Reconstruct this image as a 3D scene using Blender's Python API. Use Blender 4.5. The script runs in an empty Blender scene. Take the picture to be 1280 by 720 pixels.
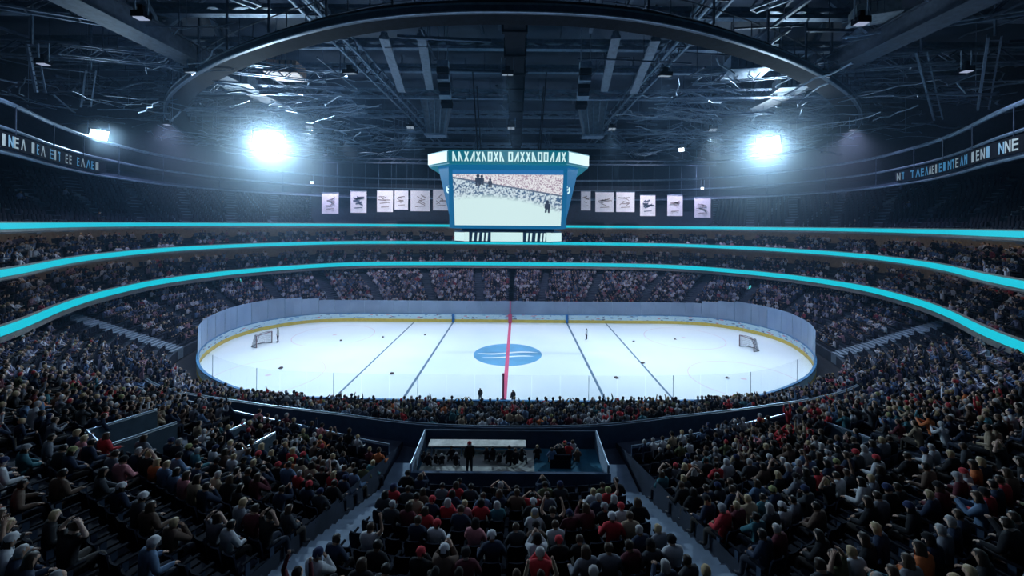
import bpy, math, random
import numpy as np
from mathutils import Vector, Matrix
PI = math.pi
rnd = random.Random(11)
RS = np.random.RandomState(5)
SC = bpy.context.scene
COL = SC.collection

# ------------------------------------------------------------------ camera
CAM = Vector((0.9, 0.0, 13.2)); FPX = 500.0
cd = bpy.data.cameras.new('camera'); cam = bpy.data.objects.new('camera', cd); COL.objects.link(cam)
cd.sensor_width = 36; cd.lens = FPX / 1280 * 36
cd.shift_x = -7 / 1280; cd.shift_y = -80 / 1280
cd.clip_start = 0.05; cd.clip_end = 400
cam.location = CAM; cam.rotation_euler = (math.radians(90), math.radians(-0.45), 0)
SC.camera = cam
def px_of(x, y, z):
    if y < 0.5: return (-9999, -9999)
    return (647 + FPX * (x - CAM.x) / y, 280 - FPX * (z - CAM.z) / y)

# ------------------------------------------------------------------ materials
MATS = {}
def _bsdf(name):
    m = bpy.data.materials.new(name); m.use_nodes = True
    nt = m.node_tree; return m, nt, nt.nodes['Principled BSDF']
def mat(name, col, rough=0.7, metal=0.0, var=0.25, scale=3.0, bump=0.0, spec=0.5):
    if name in MATS: return MATS[name]
    m, nt, b = _bsdf(name)
    tc = nt.nodes.new('ShaderNodeTexCoord'); n = nt.nodes.new('ShaderNodeTexNoise')
    n.inputs['Scale'].default_value = scale; n.inputs['Detail'].default_value = 3
    nt.links.new(tc.outputs['Object'], n.inputs['Vector'])
    r = nt.nodes.new('ShaderNodeValToRGB')
    r.color_ramp.elements[0].position = 0.3; r.color_ramp.elements[1].position = 0.7
    r.color_ramp.elements[0].color = tuple(c * (1 - var) for c in col) + (1,)
    r.color_ramp.elements[1].color = tuple(min(1, c * (1 + var)) for c in col) + (1,)
    nt.links.new(n.outputs['Fac'], r.inputs['Fac']); nt.links.new(r.outputs['Color'], b.inputs['Base Color'])
    b.inputs['Roughness'].default_value = rough; b.inputs['Metallic'].default_value = metal
    b.inputs['Specular IOR Level'].default_value = spec
    if bump:
        bp = nt.nodes.new('ShaderNodeBump'); bp.inputs['Strength'].default_value = bump
        nt.links.new(n.outputs['Fac'], bp.inputs['Height']); nt.links.new(bp.outputs['Normal'], b.inputs['Normal'])
    MATS[name] = m; return m
def emis(name, col, strength):
    if name in MATS: return MATS[name]
    m, nt, b = _bsdf(name)
    tc = nt.nodes.new('ShaderNodeTexCoord'); n = nt.nodes.new('ShaderNodeTexNoise'); n.inputs['Scale'].default_value = 0.4
    nt.links.new(tc.outputs['Object'], n.inputs['Vector'])
    mx = nt.nodes.new('ShaderNodeMix'); mx.data_type = 'RGBA'
    mx.inputs[6].default_value = tuple(c * .9 for c in col) + (1,); mx.inputs[7].default_value = tuple(col) + (1,)
    nt.links.new(n.outputs['Fac'], mx.inputs[0]); nt.links.new(mx.outputs[2], b.inputs['Emission Color'])
    b.inputs['Base Color'].default_value = (.02, .02, .02, 1); b.inputs['Emission Strength'].default_value = strength
    MATS[name] = m; return m
def objcolor_mat(name, rough=0.8, attr=False):
    if name in MATS: return MATS[name]
    m, nt, b = _bsdf(name)
    tc = nt.nodes.new('ShaderNodeTexCoord'); n = nt.nodes.new('ShaderNodeTexNoise'); n.inputs['Scale'].default_value = 14
    nt.links.new(tc.outputs['Object'], n.inputs['Vector'])
    mr = nt.nodes.new('ShaderNodeMapRange'); mr.inputs[3].default_value = 0.75; mr.inputs[4].default_value = 1.2
    nt.links.new(n.outputs['Fac'], mr.inputs[0])
    if attr:
        oi = nt.nodes.new('ShaderNodeAttribute'); oi.attribute_name = 'Col'; out = oi.outputs['Color']
    else:
        oi = nt.nodes.new('ShaderNodeObjectInfo'); out = oi.outputs['Color']
    v = nt.nodes.new('ShaderNodeVectorMath'); v.operation = 'SCALE'
    nt.links.new(out, v.inputs[0]); nt.links.new(mr.outputs[0], v.inputs['Scale'])
    nt.links.new(v.outputs[0], b.inputs['Base Color']); b.inputs['Roughness'].default_value = rough
    b.inputs['Specular IOR Level'].default_value = .25
    MATS[name] = m; return m

M_CONC = mat('stand_concrete', (.040, .055, .090), .85, var=.3, scale=1.2)
M_STAIR = mat('stair_concrete', (.20, .27, .36), .8, var=.15, scale=2)
M_WALLB = mat('navy_wall_paint', (.030, .060, .115), .6, var=.2)
M_DARK = mat('dark_wall_paint', (.012, .016, .028), .85, var=.3)
M_BROWN = mat('taupe_wall_paint', (.36, .32, .28), .85, var=.15)
M_FASCIA = mat('taupe_balcony_front', (.26, .24, .23), .8, var=.15)
M_SEAT = mat('navy_seat_plastic', (.006, .009, .019), .9, var=.25, scale=6, spec=.12)
M_STEEL = mat('painted_dark_steel', (.045, .07, .12), .55, metal=.3, var=.3)
M_STEEL2 = mat('slate_blue_steel', (.15, .22, .32), .5, metal=.3, var=.25)
M_BLK = mat('matt_black_steel', (.006, .008, .014), .95, var=.3, spec=.08)
M_PALE = mat('pale_grey_steel', (.20, .27, .37), .45, metal=.4, var=.2)
M_ROOF = mat('roof_deck', (.034, .055, .095), .85, var=.4, scale=.25)
M_RAIL = mat('rail_metal', (.30, .38, .48), .35, metal=.7, var=.1)
M_CYAN = emis('cyan_led', (.004, .56, .72), 1.0)
M_LAMP = emis('floodlight_lens', (.72, .9, 1.0), 120)
M_WHITE = mat('white_fabric', (.80, .76, .82), .9, var=.06)
M_INK = mat('dark_print', (.10, .12, .18), .9)
M_INK2 = mat('faded_brown_print', (.33, .27, .27), .9)

# ------------------------------------------------------------------ mesh helpers
class MB:
    def __init__(s): s.v = []; s.f = []
    def quad(s, a, b, c, d): i = len(s.v); s.v += [tuple(a), tuple(b), tuple(c), tuple(d)]; s.f.append((i, i+1, i+2, i+3))
    def poly(s, pts): i = len(s.v); s.v += [tuple(p) for p in pts]; s.f.append(tuple(range(i, i+len(pts))))
    def box(s, c, d, rz=0, M=None):
        i = len(s.v); co, si = math.cos(rz), math.sin(rz)
        for dx, dy, dz in ((-1,-1,-1),(1,-1,-1),(1,1,-1),(-1,1,-1),(-1,-1,1),(1,-1,1),(1,1,1),(-1,1,1)):
            x, y, z = dx*d[0]/2, dy*d[1]/2, dz*d[2]/2
            if M is not None: p = M @ Vector((x, y, z)); s.v.append((c[0]+p.x, c[1]+p.y, c[2]+p.z))
            else: s.v.append((c[0]+x*co-y*si, c[1]+x*si+y*co, c[2]+z))
        s.f += [(i,i+3,i+2,i+1),(i+4,i+5,i+6,i+7),(i,i+1,i+5,i+4),(i+1,i+2,i+6,i+5),(i+2,i+3,i+7,i+6),(i+3,i,i+4,i+7)]
    def bar(s, p0, p1, w, h=None):
        h = h or w; p0 = Vector(p0); p1 = Vector(p1); d = (p1-p0); L = d.length
        if L < 1e-6: return
        q = d.to_track_quat('Y', 'Z').to_matrix(); s.box((p0+p1)/2, (w, L, h), M=q)
    def tube(s, p0, p1, r, n=8, r2=None):
        r2 = r if r2 is None else r2; p0 = Vector(p0); p1 = Vector(p1); q = (p1-p0).to_track_quat('Z', 'Y').to_matrix()
        i = len(s.v)
        for p, rr in ((p0, r), (p1, r2)):
            for k in range(n):
                a = 2*PI*k/n; w = p + q @ Vector((rr*math.cos(a), rr*math.sin(a), 0)); s.v.append(tuple(w))
        for k in range(n): s.f.append((i+k, i+(k+1)%n, i+n+(k+1)%n, i+n+k))
        s.f.append(tuple(i+k for k in range(n))[::-1]); s.f.append(tuple(i+n+k for k in range(n)))
    def path(s, pts, r, n=6):
        for a, b in zip(pts[:-1], pts[1:]): s.tube(a, b, r, n)
    def strip(s, A, B, close=False):       # surface between two polylines
        i = len(s.v); n = len(A); s.v += [tuple(p) for p in A] + [tuple(p) for p in B]
        for k in range(n if close else n-1): s.f.append((i+k, i+(k+1)%n, i+n+(k+1)%n, i+n+k))
    def build(s, name, m, parent=None, smooth=False, loc=None):
        me = bpy.data.meshes.new(name); me.from_pydata(s.v, [], s.f); me.update()
        if smooth: me.polygons.foreach_set('use_smooth', [True]*len(me.polygons))
        if m: me.materials.append(m)
        o = bpy.data.objects.new(name, me); COL.objects.link(o)
        if parent is not None: o.parent = parent
        if loc is not None:
            o.location = loc
        return o
def tag(o, label=None, cat=None, group=None, kind=None):
    if label: o['label'] = label
    if cat: o['category'] = cat
    if group: o['group'] = group
    if kind: o['kind'] = kind
    return o
def empty(name, loc, rz=0, **k):
    o = bpy.data.objects.new(name, None); COL.objects.link(o); o.location = loc; o.rotation_euler = (0, 0, rz); o.empty_display_size = .2
    return tag(o, **k)
def struct(o): o['kind'] = 'structure'; return o
def copy_tree(o, parent=None):
    c = o.copy(); COL.objects.link(c); c.parent = parent
    for ch in o.children: copy_tree(ch, c)
    return c
def npmesh(name, V, T, m, col=None, smooth=True):
    me = bpy.data.meshes.new(name); n = len(T)
    me.vertices.add(len(V)); me.vertices.foreach_set('co', V.astype(np.float32).ravel())
    me.loops.add(3*n); me.loops.foreach_set('vertex_index', T.astype(np.int32).ravel())
    me.polygons.add(n); me.polygons.foreach_set('loop_start', np.arange(0, 3*n, 3, dtype=np.int32))
    me.polygons.foreach_set('loop_total', np.full(n, 3, dtype=np.int32))
    if smooth: me.polygons.foreach_set('use_smooth', np.ones(n, dtype=bool))
    me.update(calc_edges=True)
    if col is not None:
        a = me.attributes.new('Col', 'FLOAT_COLOR', 'POINT'); a.data.foreach_set('color', col.astype(np.float32).ravel())
    me.materials.append(m)
    o = bpy.data.objects.new(name, me); COL.objects.link(o); return o

def catmull(P, n):
    P = np.array(P, float); out = []
    Q = np.vstack([2*P[0]-P[1], P, 2*P[-1]-P[-2]])
    m = len(P)-1
    for t in np.linspace(0, m, n):
        i = min(int(t), m-1); f = t-i
        a, b, c, d = Q[i], Q[i+1], Q[i+2], Q[i+3]
        out.append(.5*((2*b)+(-a+c)*f+(2*a-5*b+4*c-d)*f*f+(-a+3*b-3*c+d)*f**3))
    return np.array(out)

# ------------------------------------------------------------------ plan of the bowl
RINKH = [(0,27.5),(6,27.5),(12,27.7),(17,28.3),(21,30.1),(25,33),(28.4,37),(30.2,40.8),(31,45),(30,48.8),(27,52),(22.5,53.4),(15,53.5),(7,53.5),(0,53.5)]
INNH = [(0,26.0),(4.3,26.0),(8,26.1),(13,26.4),(18,27.2),(22.4,29.2),(26.8,32.0),(30.3,36),(31.9,40.5),(32.7,46),(30.8,50.5),(26.5,54),(18,55.1),(9,55.1),(0,55.1)]
OUTH = [(0,3.6),(4.5,4.4),(10.0,7.2),(16.4,10.8),(23,15.2),(28,20.2),(32.4,25.4),(38.4,32.5),(42,40.5),(43,48.5),(40.5,58),(36,65),(28,70),(14,72.5),(0,72.8)]
ZM = [6.6,6.6,6.6,6.5,6.1,5.5,4.8,4.6,4.6,4.6,4.6,4.6,4.6,4.6,4.6]
NS = 561
def sym(P):                                     # make the ends of a half curve cross x=0 squarely
    P = np.array(P, float); e0 = P[1]*[-1,1]; e1 = P[-2]*[-1,1]
    Q = np.vstack([e0, P, e1]); out = []; m = len(P)-1
    for t in np.linspace(0, m, NS):
        i = min(int(t), m-1); f = t-i; a, b, c, d = Q[i], Q[i+1], Q[i+2], Q[i+3]
        out.append(.5*((2*b)+(-a+c)*f+(2*a-5*b+4*c-d)*f*f+(-a+3*b-3*c+d)*f**3))
    return np.array(out)
RK, IN, OU = sym(RINKH), sym(INNH), sym(OUTH)
ZT = np.interp(np.linspace(0, 14, NS), range(15), ZM)
Z0 = 0.7
def SHX(y, x=0): return .65*max(0.0, min(1.0, (23-y)/4.0))
def shv(L): return [(p[0]+SHX(p[1]), p[1], p[2]) for p in L]
def PT(u, t):                                   # right half (+x) point of the bowl in plan, floor height
    k = u/14*(NS-1); i = min(int(k), NS-2); f = k-i
    a = IN[i]*(1-f)+IN[i+1]*f; b = OU[i]*(1-f)+OU[i+1]*f; z = ZT[i]*(1-f)+ZT[i+1]*f
    p = a*(1-t)+b*t; return p[0], p[1], Z0+(z-Z0)*t
def loop_of(half):                              # closed loop from a half curve
    L = half.copy(); Lm = L[::-1].copy(); Lm[:, 0] *= -1
    return np.vstack([L, Lm[1:-1]])

# sections: u0,u1,rows
def ZC(u, t):
    zb = PT(u, t)[2]
    if t < .36 or u > 4.7: return zb
    zc = 2.45+.325*max(0, t*26-12.5); f = max(0, min(1, (u-1.19)/2.6)); f = f*f*(3-2*f); return zc*(1-f)+zb*f
SECT = [(0.0, 1.19, 26), (1.19, 4.8, 26), (4.8, 6.6, 12), (6.6, 9.6, 9), (9.6, 11.4, 14), (11.4, 14.0, 20)]
AISLES = [(1.05,.55), (2.75,.5), (4.0,.5), (4.8,.55), (5.75,.5), (6.6,.5), (7.45,.8), (8.6,.5), (9.6,.5), (10.5,.5), (11.4,.55), (12.1,.5), (12.85,.55), (13.55,.5), (14.0,.35)]
def in_aisle(x, y, t, u):
    for au, w in AISLES:
        if abs(au-u) > .6: continue
        if au == 1.05 and t < .3: continue
        ax, ay, _ = PT(au, t)
        if math.hypot(x-ax, y-ay) < w+.24: return True
    return False
PITY = (16.5, 18.9)

# ------------------------------------------------------------------ ice and boards
def pts3(P, z): return [(p[0], p[1], z) for p in P]
RL = loop_of(RK)[::4]
ice = MB(); ice.poly(pts3(RL, 0)); 
m, nt, b = _bsdf('rink_ice'); MATS['ice'] = m
tc = nt.nodes.new('ShaderNodeTexCoord'); n = nt.nodes.new('ShaderNodeTexNoise'); n.inputs['Scale'].default_value = .12; n.inputs['Detail'].default_value = 5
nt.links.new(tc.outputs['Object'], n.inputs['Vector'])
r = nt.nodes.new('ShaderNodeValToRGB'); r.color_ramp.elements[0].position = .35; r.color_ramp.elements[1].position = .65
r.color_ramp.elements[0].color = (.74, .84, .93, 1); r.color_ramp.elements[1].color = (.84, .92, .97, 1)
nt.links.new(n.outputs['Fac'], r.inputs['Fac']); nt.links.new(r.outputs['Color'], b.inputs['Base Color'])
b.inputs['Roughness'].default_value = .35; b.inputs['Specular IOR Level'].default_value = .35
ice_o = struct(ice.build('floor_ice', m))
def ring_disc(mb, cx, cy, r0, r1, z, n=48):
    for k in range(n):
        a, c = 2*PI*k/n, 2*PI*(k+1)/n
        mb.quad((cx+r0*math.cos(a), cy+r0*math.sin(a), z), (cx+r1*math.cos(a), cy+r1*math.sin(a), z), (cx+r1*math.cos(c), cy+r1*math.sin(c), z), (cx+r0*math.cos(c), cy+r0*math.sin(c), z))
def rink_y(x, far):
    P = RK[NS//2:] if far else RK[:NS//2]; i = np.argmin(abs(P[:, 0]-abs(x))); return P[i, 1]
M_BLUEL = mat('blue_line_paint', (.09, .17, .27), .5, var=.1)
M_REDL = mat('red_line_paint', (.62, .09, .20), .5, var=.08)
M_LOGO = mat('centre_logo_blue', (.11, .34, .58), .5, var=.12, scale=.6)
M_FAINT = mat('faint_circle_paint', (.75, .62, .70), .5, var=.05)
for x in (-7.6, 7.6, -12.8, 12.8):
    q = MB(); w = .11 if abs(x) < 10 else .09
    q.quad((x-w, rink_y(x, 0)+.02, .006), (x+w, rink_y(x, 0)+.02, .006), (x+w, rink_y(x, 1)-.02, .006), (x-w, rink_y(x, 1)-.02, .006)); q.build('blue_line', M_BLUEL, ice_o)
q = MB(); ring_disc(q, 0, 40.6, 0, 3.45, .004); q.build('centre_logo', M_LOGO, ice_o)
q = MB()
for (yc, w, hh, x0, x1) in ((40.9, .22, .35, -3.2, 3.2), (39.7, .16, .3, -2.6, 2.7)):
    A, B = [], []
    for k in range(25):
        x = x0+(x1-x0)*k/24; y = yc+hh*math.sin(x*.9); w2 = w*(1-(abs(2*k/24-1))**4); A.append((x, y-w2, .007)); B.append((x, y+w2, .007))
    q.strip(A, B)
q.build('logo_wave', mat('logo_white', (.80, .88, .95), .5, var=.05), ice_o)
q = MB(); q.quad((-.17, 27.5, .009), (.17, 27.5, .009), (.17, 53.5, .009), (-.17, 53.5, .009)); q.build('red_line', M_REDL, ice_o)
for cx in (-20.5, 20.5):
    for cy in (34.5, 47.0):
        q = MB(); ring_disc(q, cx, cy, 4.4, 4.48, .005); ring_disc(q, cx, cy, 0, .25, .005, 16); q.build('faceoff_circle', M_FAINT, ice_o)

board = empty('dasher_boards', (0, 27.5, 0), label='white rink boards with yellow kick strip and tall glass around the ice', cat='rink boards')
def child(mb, name, m, root, smooth=False):
    o = mb.build(name, m, root, smooth); o.location = -Vector(root.location); return o
def offset_loop(L, d):
    L = np.array(L); T = np.roll(L, -1, 0)-np.roll(L, 1, 0); T /= np.linalg.norm(T, axis=1)[:, None]
    N = np.stack([T[:, 1], -T[:, 0]], 1); return L+N*d
RL2 = loop_of(RK)[::4]; RO1, RO2 = offset_loop(RL2, .02), offset_loop(RL2, .16)
def wallring(mb, A, B, z0, z1):
    mb.strip(pts3(A, z0), pts3(A, z1), True); mb.strip(pts3(A, z1), pts3(B, z1), True); mb.strip(pts3(B, z1), pts3(B, z0), True)
q = MB(); wallring(q, RO1, RO2, .40, 1.05)
m, nt, b = _bsdf('board_adverts')
tc = nt.nodes.new('ShaderNodeTexCoord'); mp = nt.nodes.new('ShaderNodeMapping'); mp.inputs['Scale'].default_value = (.9, .9, 3.2)
nt.links.new(tc.outputs['Object'], mp.inputs['Vector'])
vo = nt.nodes.new('ShaderNodeTexVoronoi'); vo.inputs['Scale'].default_value = 3.0; nt.links.new(mp.outputs[0], vo.inputs['Vector'])
sx = nt.nodes.new('ShaderNodeSeparateColor'); nt.links.new(vo.outputs['Color'], sx.inputs[0])
r = nt.nodes.new('ShaderNodeValToRGB'); r.color_ramp.interpolation = 'CONSTANT'; e = r.color_ramp.elements
e[0].position = 0; e[0].color = (.62, .82, .92, 1); e[1].position = .72; e[1].color = (.30, .52, .75, 1)
x_ = e.new(.82); x_.color = (.10, .14, .28, 1); x_ = e.new(.87); x_.color = (.70, .86, .93, 1); x_ = e.new(.97); x_.color = (.75, .3, .35, 1)
nt.links.new(sx.outputs[0], r.inputs['Fac']); nt.links.new(r.outputs['Color'], b.inputs['Base Color']); b.inputs['Roughness'].default_value = .5
child(q, 'board_panel', m, board)
q = MB(); wallring(q, RO1, RO2, 0.0, .40); child(q, 'kick_strip', mat('yellow_kick', (.80, .58, .10), .5, var=.1), board)
q = MB(); wallring(q, offset_loop(RL2, 0), offset_loop(RL2, .2), 1.05, 1.12); child(q, 'cap_rail', mat('blue_cap', (.06, .22, .45), .4), board)
q = MB()
for x in (-7.6, 7.6):
    q = MB(); q.box((x, 53.42, .57), (.34, .1, 1.16)); child(q, 'blue_line_marker', mat('marker_blue', (.02, .15, .42), .5), board)
for y_, w_ in ((53.42, .5), (27.58, .4)):
    q = MB(); q.box((0, y_, .57), (w_, .1, 1.16)); q.box((0, y_, 2.0), (w_*.32, .06, 1.8)); child(q, 'red_line_marker', M_REDL, board)
# glass
m, nt, b = _bsdf('rink_glass'); out = nt.nodes['Material Output']
b.inputs['Base Color'].default_value = (.55, .70, .95, 1); b.inputs['Roughness'].default_value = .25
tr = nt.nodes.new('ShaderNodeBsdfTransparent'); tr.inputs[0].default_value = (.96, .98, 1, 1)
tc = nt.nodes.new('ShaderNodeTexCoord'); n = nt.nodes.new('ShaderNodeTexNoise'); n.inputs['Scale'].default_value = .35
nt.links.new(tc.outputs['Object'], n.inputs['Vector'])
fr = nt.nodes.new('ShaderNodeFresnel'); fr.inputs[0].default_value = 1.5
ma = nt.nodes.new('ShaderNodeMath'); ma.operation = 'MULTIPLY_ADD'; ma.inputs[1].default_value = .30; ma.inputs[2].default_value = .22
nt.links.new(n.outputs['Fac'], ma.inputs[0])
ad = nt.nodes.new('ShaderNodeMath'); ad.operation = 'ADD'; nt.links.new(ma.outputs[0], ad.inputs[0]); nt.links.new(fr.outputs[0], ad.inputs[1])
mx = nt.nodes.new('ShaderNodeMixShader'); nt.links.new(ad.outputs[0], mx.inputs[0]); nt.links.new(tr.outputs[0], mx.inputs[1]); nt.links.new(b.outputs[0], mx.inputs[2])
nt.links.new(mx.outputs[0], out.inputs[0]); M_GLASS = m
m, nt, b = _bsdf('clear_near_glass'); out = nt.nodes['Material Output']
b.inputs['Base Color'].default_value = (.6, .7, .8, 1); b.inputs['Roughness'].default_value = .1
tr = nt.nodes.new('ShaderNodeBsdfTransparent'); mx = nt.nodes.new('ShaderNodeMixShader'); mx.inputs[0].default_value = .035
nt.links.new(tr.outputs[0], mx.inputs[1]); nt.links.new(b.outputs[0], mx.inputs[2]); nt.links.new(mx.outputs[0], out.inputs[0]); M_GLASS2 = m
G = offset_loop(loop_of(RK), .1); seg = np.linalg.norm(np.roll(G, -1, 0)-G, axis=1); cum = np.concatenate([[0], np.cumsum(seg)])
def gat(s):
    s = s % cum[-1]; i = np.searchsorted(cum, s)-1; i = max(0, min(i, len(G)-1)); f = (s-cum[i])/seg[i]; return G[i]*(1-f)+G[(i+1) % len(G)]*f
NG = 78; Lg = cum[-1]/NG
def gtop(p): return 2.85+.75*max(0, min(1, (abs(p[0])-24)/5))
posts = MB()
for k in range(NG):
    a, c = gat(k*Lg+.03), gat((k+1)*Lg-.03); mid = gat((k+.5)*Lg); zt = gtop(mid); q = MB()
    d = np.array([a[1]-c[1], c[0]-a[0]]); d = d/np.linalg.norm(d)*.012
    A, B, C_, D = a-d, mid-d, mid+d, a+d
    for (p0, p1) in ((a, mid), (mid, c)):
        q.bar((p0[0], p0[1], (1.12+zt)/2), (p1[0], p1[1], (1.12+zt)/2), .024, zt-1.12)
    child(q, 'glass_pane', M_GLASS if mid[1] > 36.5 else M_GLASS2, board)
    p = gat(k*Lg)
    if mid[1] > 38.5: posts.box((p[0], p[1], (1.12+zt)/2), (.05, .05, zt-1.12))
    elif k % 3 == 0: posts.box((p[0], p[1], (1.12+zt)/2), (.028, .03, zt-1.12))
child(posts, 'glass_post', mat('post_metal', (.25, .33, .42), .4, metal=.6), board)['kind'] = 'stuff'

# ------------------------------------------------------------------ goals, small things on the ice
def goal(x, y, rz, label):
    root = empty('hockey_goal', (x, y, .006), rz, label=label, cat='goal')
    q = MB(); W, H, D = .95, 1.25, 1.1
    for s in (-1, 1): q.tube((0, s*W, 0), (0, s*W, H), .05)
    q.tube((0, -W, H), (0, W, H), .05)
    gf = q.build('goal_frame', mat('goal_red', (.22, .14, .16), .5), root)
    q = MB(); pts = [(0, -W, .03), (-D*.7, -W*.9, .03), (-D, 0, .03), (-D*.7, W*.9, .03), (0, W, .03)]; q.path(pts, .05)
    pts = [(0, -W, H), (-D*.45, -W*.75, H-.02), (-D*.5, 0, H-.02), (-D*.45, W*.75, H-.02), (0, W, H)]; q.path(pts, .03)
    q.tube((-D, 0, .03), (-D*.5, 0, H), .03); q.build('base_frame', mat('goal_grey', (.16, .17, .19), .6), root)
    q = MB()
    lo = [(0, -W, .05), (-D*.7, -W*.9, .05), (-D, 0, .05), (-D*.7, W*.9, .05), (0, W, .05)]; hi = [(0, -W, H), (-D*.45, -W*.75, H), (-D*.5, 0, H), (-D*.45, W*.75, H), (0, W, H)]
    def lerp(a, b, t): return tuple(a[i]*(1-t)+b[i]*t for i in range(3))
    for i in range(4):
        for k in range(7): q.tube(lerp(lo[i], lo[i+1], k/7), lerp(hi[i], hi[i+1], k/7), .012, 4)
        for k in range(1, 8): q.tube(lerp(lo[i], hi[i], k/8), lerp(lo[i+1], hi[i+1], k/8), .012, 4)
    q.build('net', mat('net_cord', (.25, .27, .3), .8), gf); return root
goal(-26.1, 42.8, math.radians(-15), 'hockey goal with grey net at the left end of the ice')
goal(25.5, 42.8, math.radians(195), 'hockey goal with grey net at the right end of the ice')
M_PUCKISH = mat('dark_gear', (.12, .09, .10), .8)
spots = [(352,463,.5,'nearest the left goal'),(427,428,.35,'far from the viewer, right of the left goal'),(480,423,.35,'near the far boards, left of the far blue lines'),(532,420,.3,'between the two left blue lines'),(491,469,.5,'just left of the outer left line'),(772,472,.5,'just right of the outer right line'),(793,426,.35,'near the far boards, right of the blue lines'),(845,423,.35,'near the far boards, in the right half'),(911,471,.4,'near the right end, below the right goal'),(805,453,.5,'in the middle of the right half')]
for (px, py, s, where) in spots:
    Y = FPX*13.2/(py-280); X = (px-647)*Y/FPX+CAM.x
    g = MB()
    for k in range(5): g.tube((-.2*s+k*.1*s, 0, .05), (-.24*s+k*.12*s, .35*s, .05), .05*s, 6, .04*s)
    g.box((0, -.15*s, .06), (.5*s, .4*s, .12)); g.tube((-.3*s, .05, .05), (-.5*s, .2*s, .04), .06*s, 6, .05*s)
    o = g.build('glove', M_PUCKISH, loc=(X, Y, .007)); o.rotation_euler.z = rnd.uniform(0, 6)
    tag(o, 'dark glove on the ice '+where, 'glove', 'dark gloves scattered on the ice')

# ------------------------------------------------------------------ lower bowl terraces
def row_line(u0, u1, t, n=60): return [PT(u, t) for u in np.linspace(u0, u1, n)]
def z_step(u, j, N, flat=True):
    t = (j+.5)/N
    if N == 26 and j in (8, 9): return PT(u, 8.5/26)[2]
    return ZC(u, t) if N == 26 else PT(u, t)[2]
terr = MB()
for sgn in (-1, 1):
    for (u0, u1, N) in SECT:
        us = np.linspace(u0, u1, int((u1-u0)*14)+2); prevB = None
        for j in range(N):
            ta, tb = j/N, (j+1)/N; jj = j
            if u0 < 2:
                if j in (8, 9): jj = 8
            A = []; B = []
            for u in us:
                x, y, _ = PT(u, ta); z = z_step(min(u, 1.18) if u1 == 1.19 else max(u, 1.19), jj, N); xb, yb, _ = PT(u, tb)
                if u0 == 0 and 8 <= j < 11: z = 2.4
                A.append((sgn*x, y, z)); B.append((sgn*xb, yb, z))
            terr.strip(A, B)
            if prevB is not None: terr.strip(prevB, A)
            else: terr.strip([(p[0], p[1], 0) for p in A], A)
            prevB = B
        # end skirts between sections
        for ue in (u0, u1):
            A = [PT(ue, t) for t in np.linspace(0, 1, 20)]
            if ue in (0.0,): continue
            terr.strip([(sgn*p[0], p[1], p[2]+.1) for p in A], [(sgn*p[0], p[1], 0) for p in A])
terr.v = shv(terr.v); struct(terr.build('floor_lower_bowl', M_CONC))
# stairs
k_ = 0
for sgn in (-1, 1):
    for au, w in AISLES:
        st = MB(); N = 52 if au < 4.9 else 30
        t0 = .385 if au == 1.05 else 0
        for j in range(int(t0*N), N):
            ta, tb = j/N, (j+1)/N
            x, y, z = PT(au, ta); xb, yb, zb = PT(au, tb)
            z = ZC(au, ta) if au < 4.7 else z+.16
            dx, dy = xb-x, yb-y; L = math.hypot(dx, dy); nx, ny = -dy/L, dx/L
            zz = z+.22
            if au == 1.05: jj = t0 and ta*26-.5; zz = 2.45+.325*max(0, ta*26-12)+.12
            c = ((x+xb)/2*sgn, (y+yb)/2, zz-.5); st.box(c, (w*2, L*1.02, 1.0), math.atan2(dy, dx*sgn)-PI/2)
        st.v = shv(st.v); k_ += 1; struct(st.build('trim_%d' % k_, M_STAIR if au in (1.05, 7.45) else M_CONC))
# floor everywhere under, walls around
q = MB(); q.box((0, 35, -.15), (150, 130, .2)); struct(q.build('floor', M_DARK))
# walkway parapet (navy wall) behind front section
def PZ(u, t):
    a = PT(u, t); return (a[0], a[1], ZC(u, min(t, 1)))
def wall_along(u0, u1, t, h, th, name, m, sg=(-1, 1), z0=-.3, n=60, top=None):
    for s in sg:
        q = MB(); us = np.linspace(u0, u1, n); dt = .0001
        A = []; B = []
        for u in us:
            x, y, z = PZ(u, t); x2, y2, _ = PT(u, t+.01); L = math.hypot(x2-x, y2-y); ex, ey = (x2-x)/L*th, (y2-y)/L*th
            A.append((s*x, y, z)); B.append((s*(x+ex), y+ey, z))
        up = lambda P, h: [(p[0], p[1], p[2]+h) for p in P]
        q.strip(up(A, z0), up(A, h)); q.strip(up(A, h), up(B, h)); q.strip(up(B, h), up(B, z0)); 
        for e in (0, -1): q.quad(up([A[e]], z0)[0], up([A[e]], h)[0], up([B[e]], h)[0], up([B[e]], z0)[0])
        q.v = shv(q.v); struct(q.build(name, m))
def rail_along(u0, u1, t, h, r, name, m, sg=(-1, 1), n=60, posts=2.0):
    for s in sg:
        q = MB(); pts = [(s*PT(u, t)[0], PT(u, t)[1], PZ(u, t)[2]+h) for u in np.linspace(u0, u1, n)]
        q.path(pts, r, 6)
        if posts:
            for p in pts[::4]: q.tube((p[0], p[1], p[2]-.75), p, r*.8, 6)
        q.v = shv(q.v); struct(q.build(name, m))
wall_along(0, 4.6, 8.0/26, 1.0, .12, 'wall_walkway', M_WALLB)
rail_along(0, 4.6, 8.0/26, 1.02, .03, 'trim_rail', M_RAIL, posts=0)
wall_along(1.25, 4.6, 9.9/26, .75, .08, 'wall_walkway_back', M_WALLB)
rail_along(1.25, 4.6, 9.9/26, .80, .035, 'trim_rail', M_RAIL, posts=0)
# outer parapet behind the near stand
wall_along(0, 6.0, 1.002, 1.0, .15, 'wall_rear_parapet', mat('slate_parapet', (.03, .05, .08), .9))
rail_along(0, 6.0, 1.002, 1.05, .05, 'trim_rail', M_RAIL, posts=0)

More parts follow.
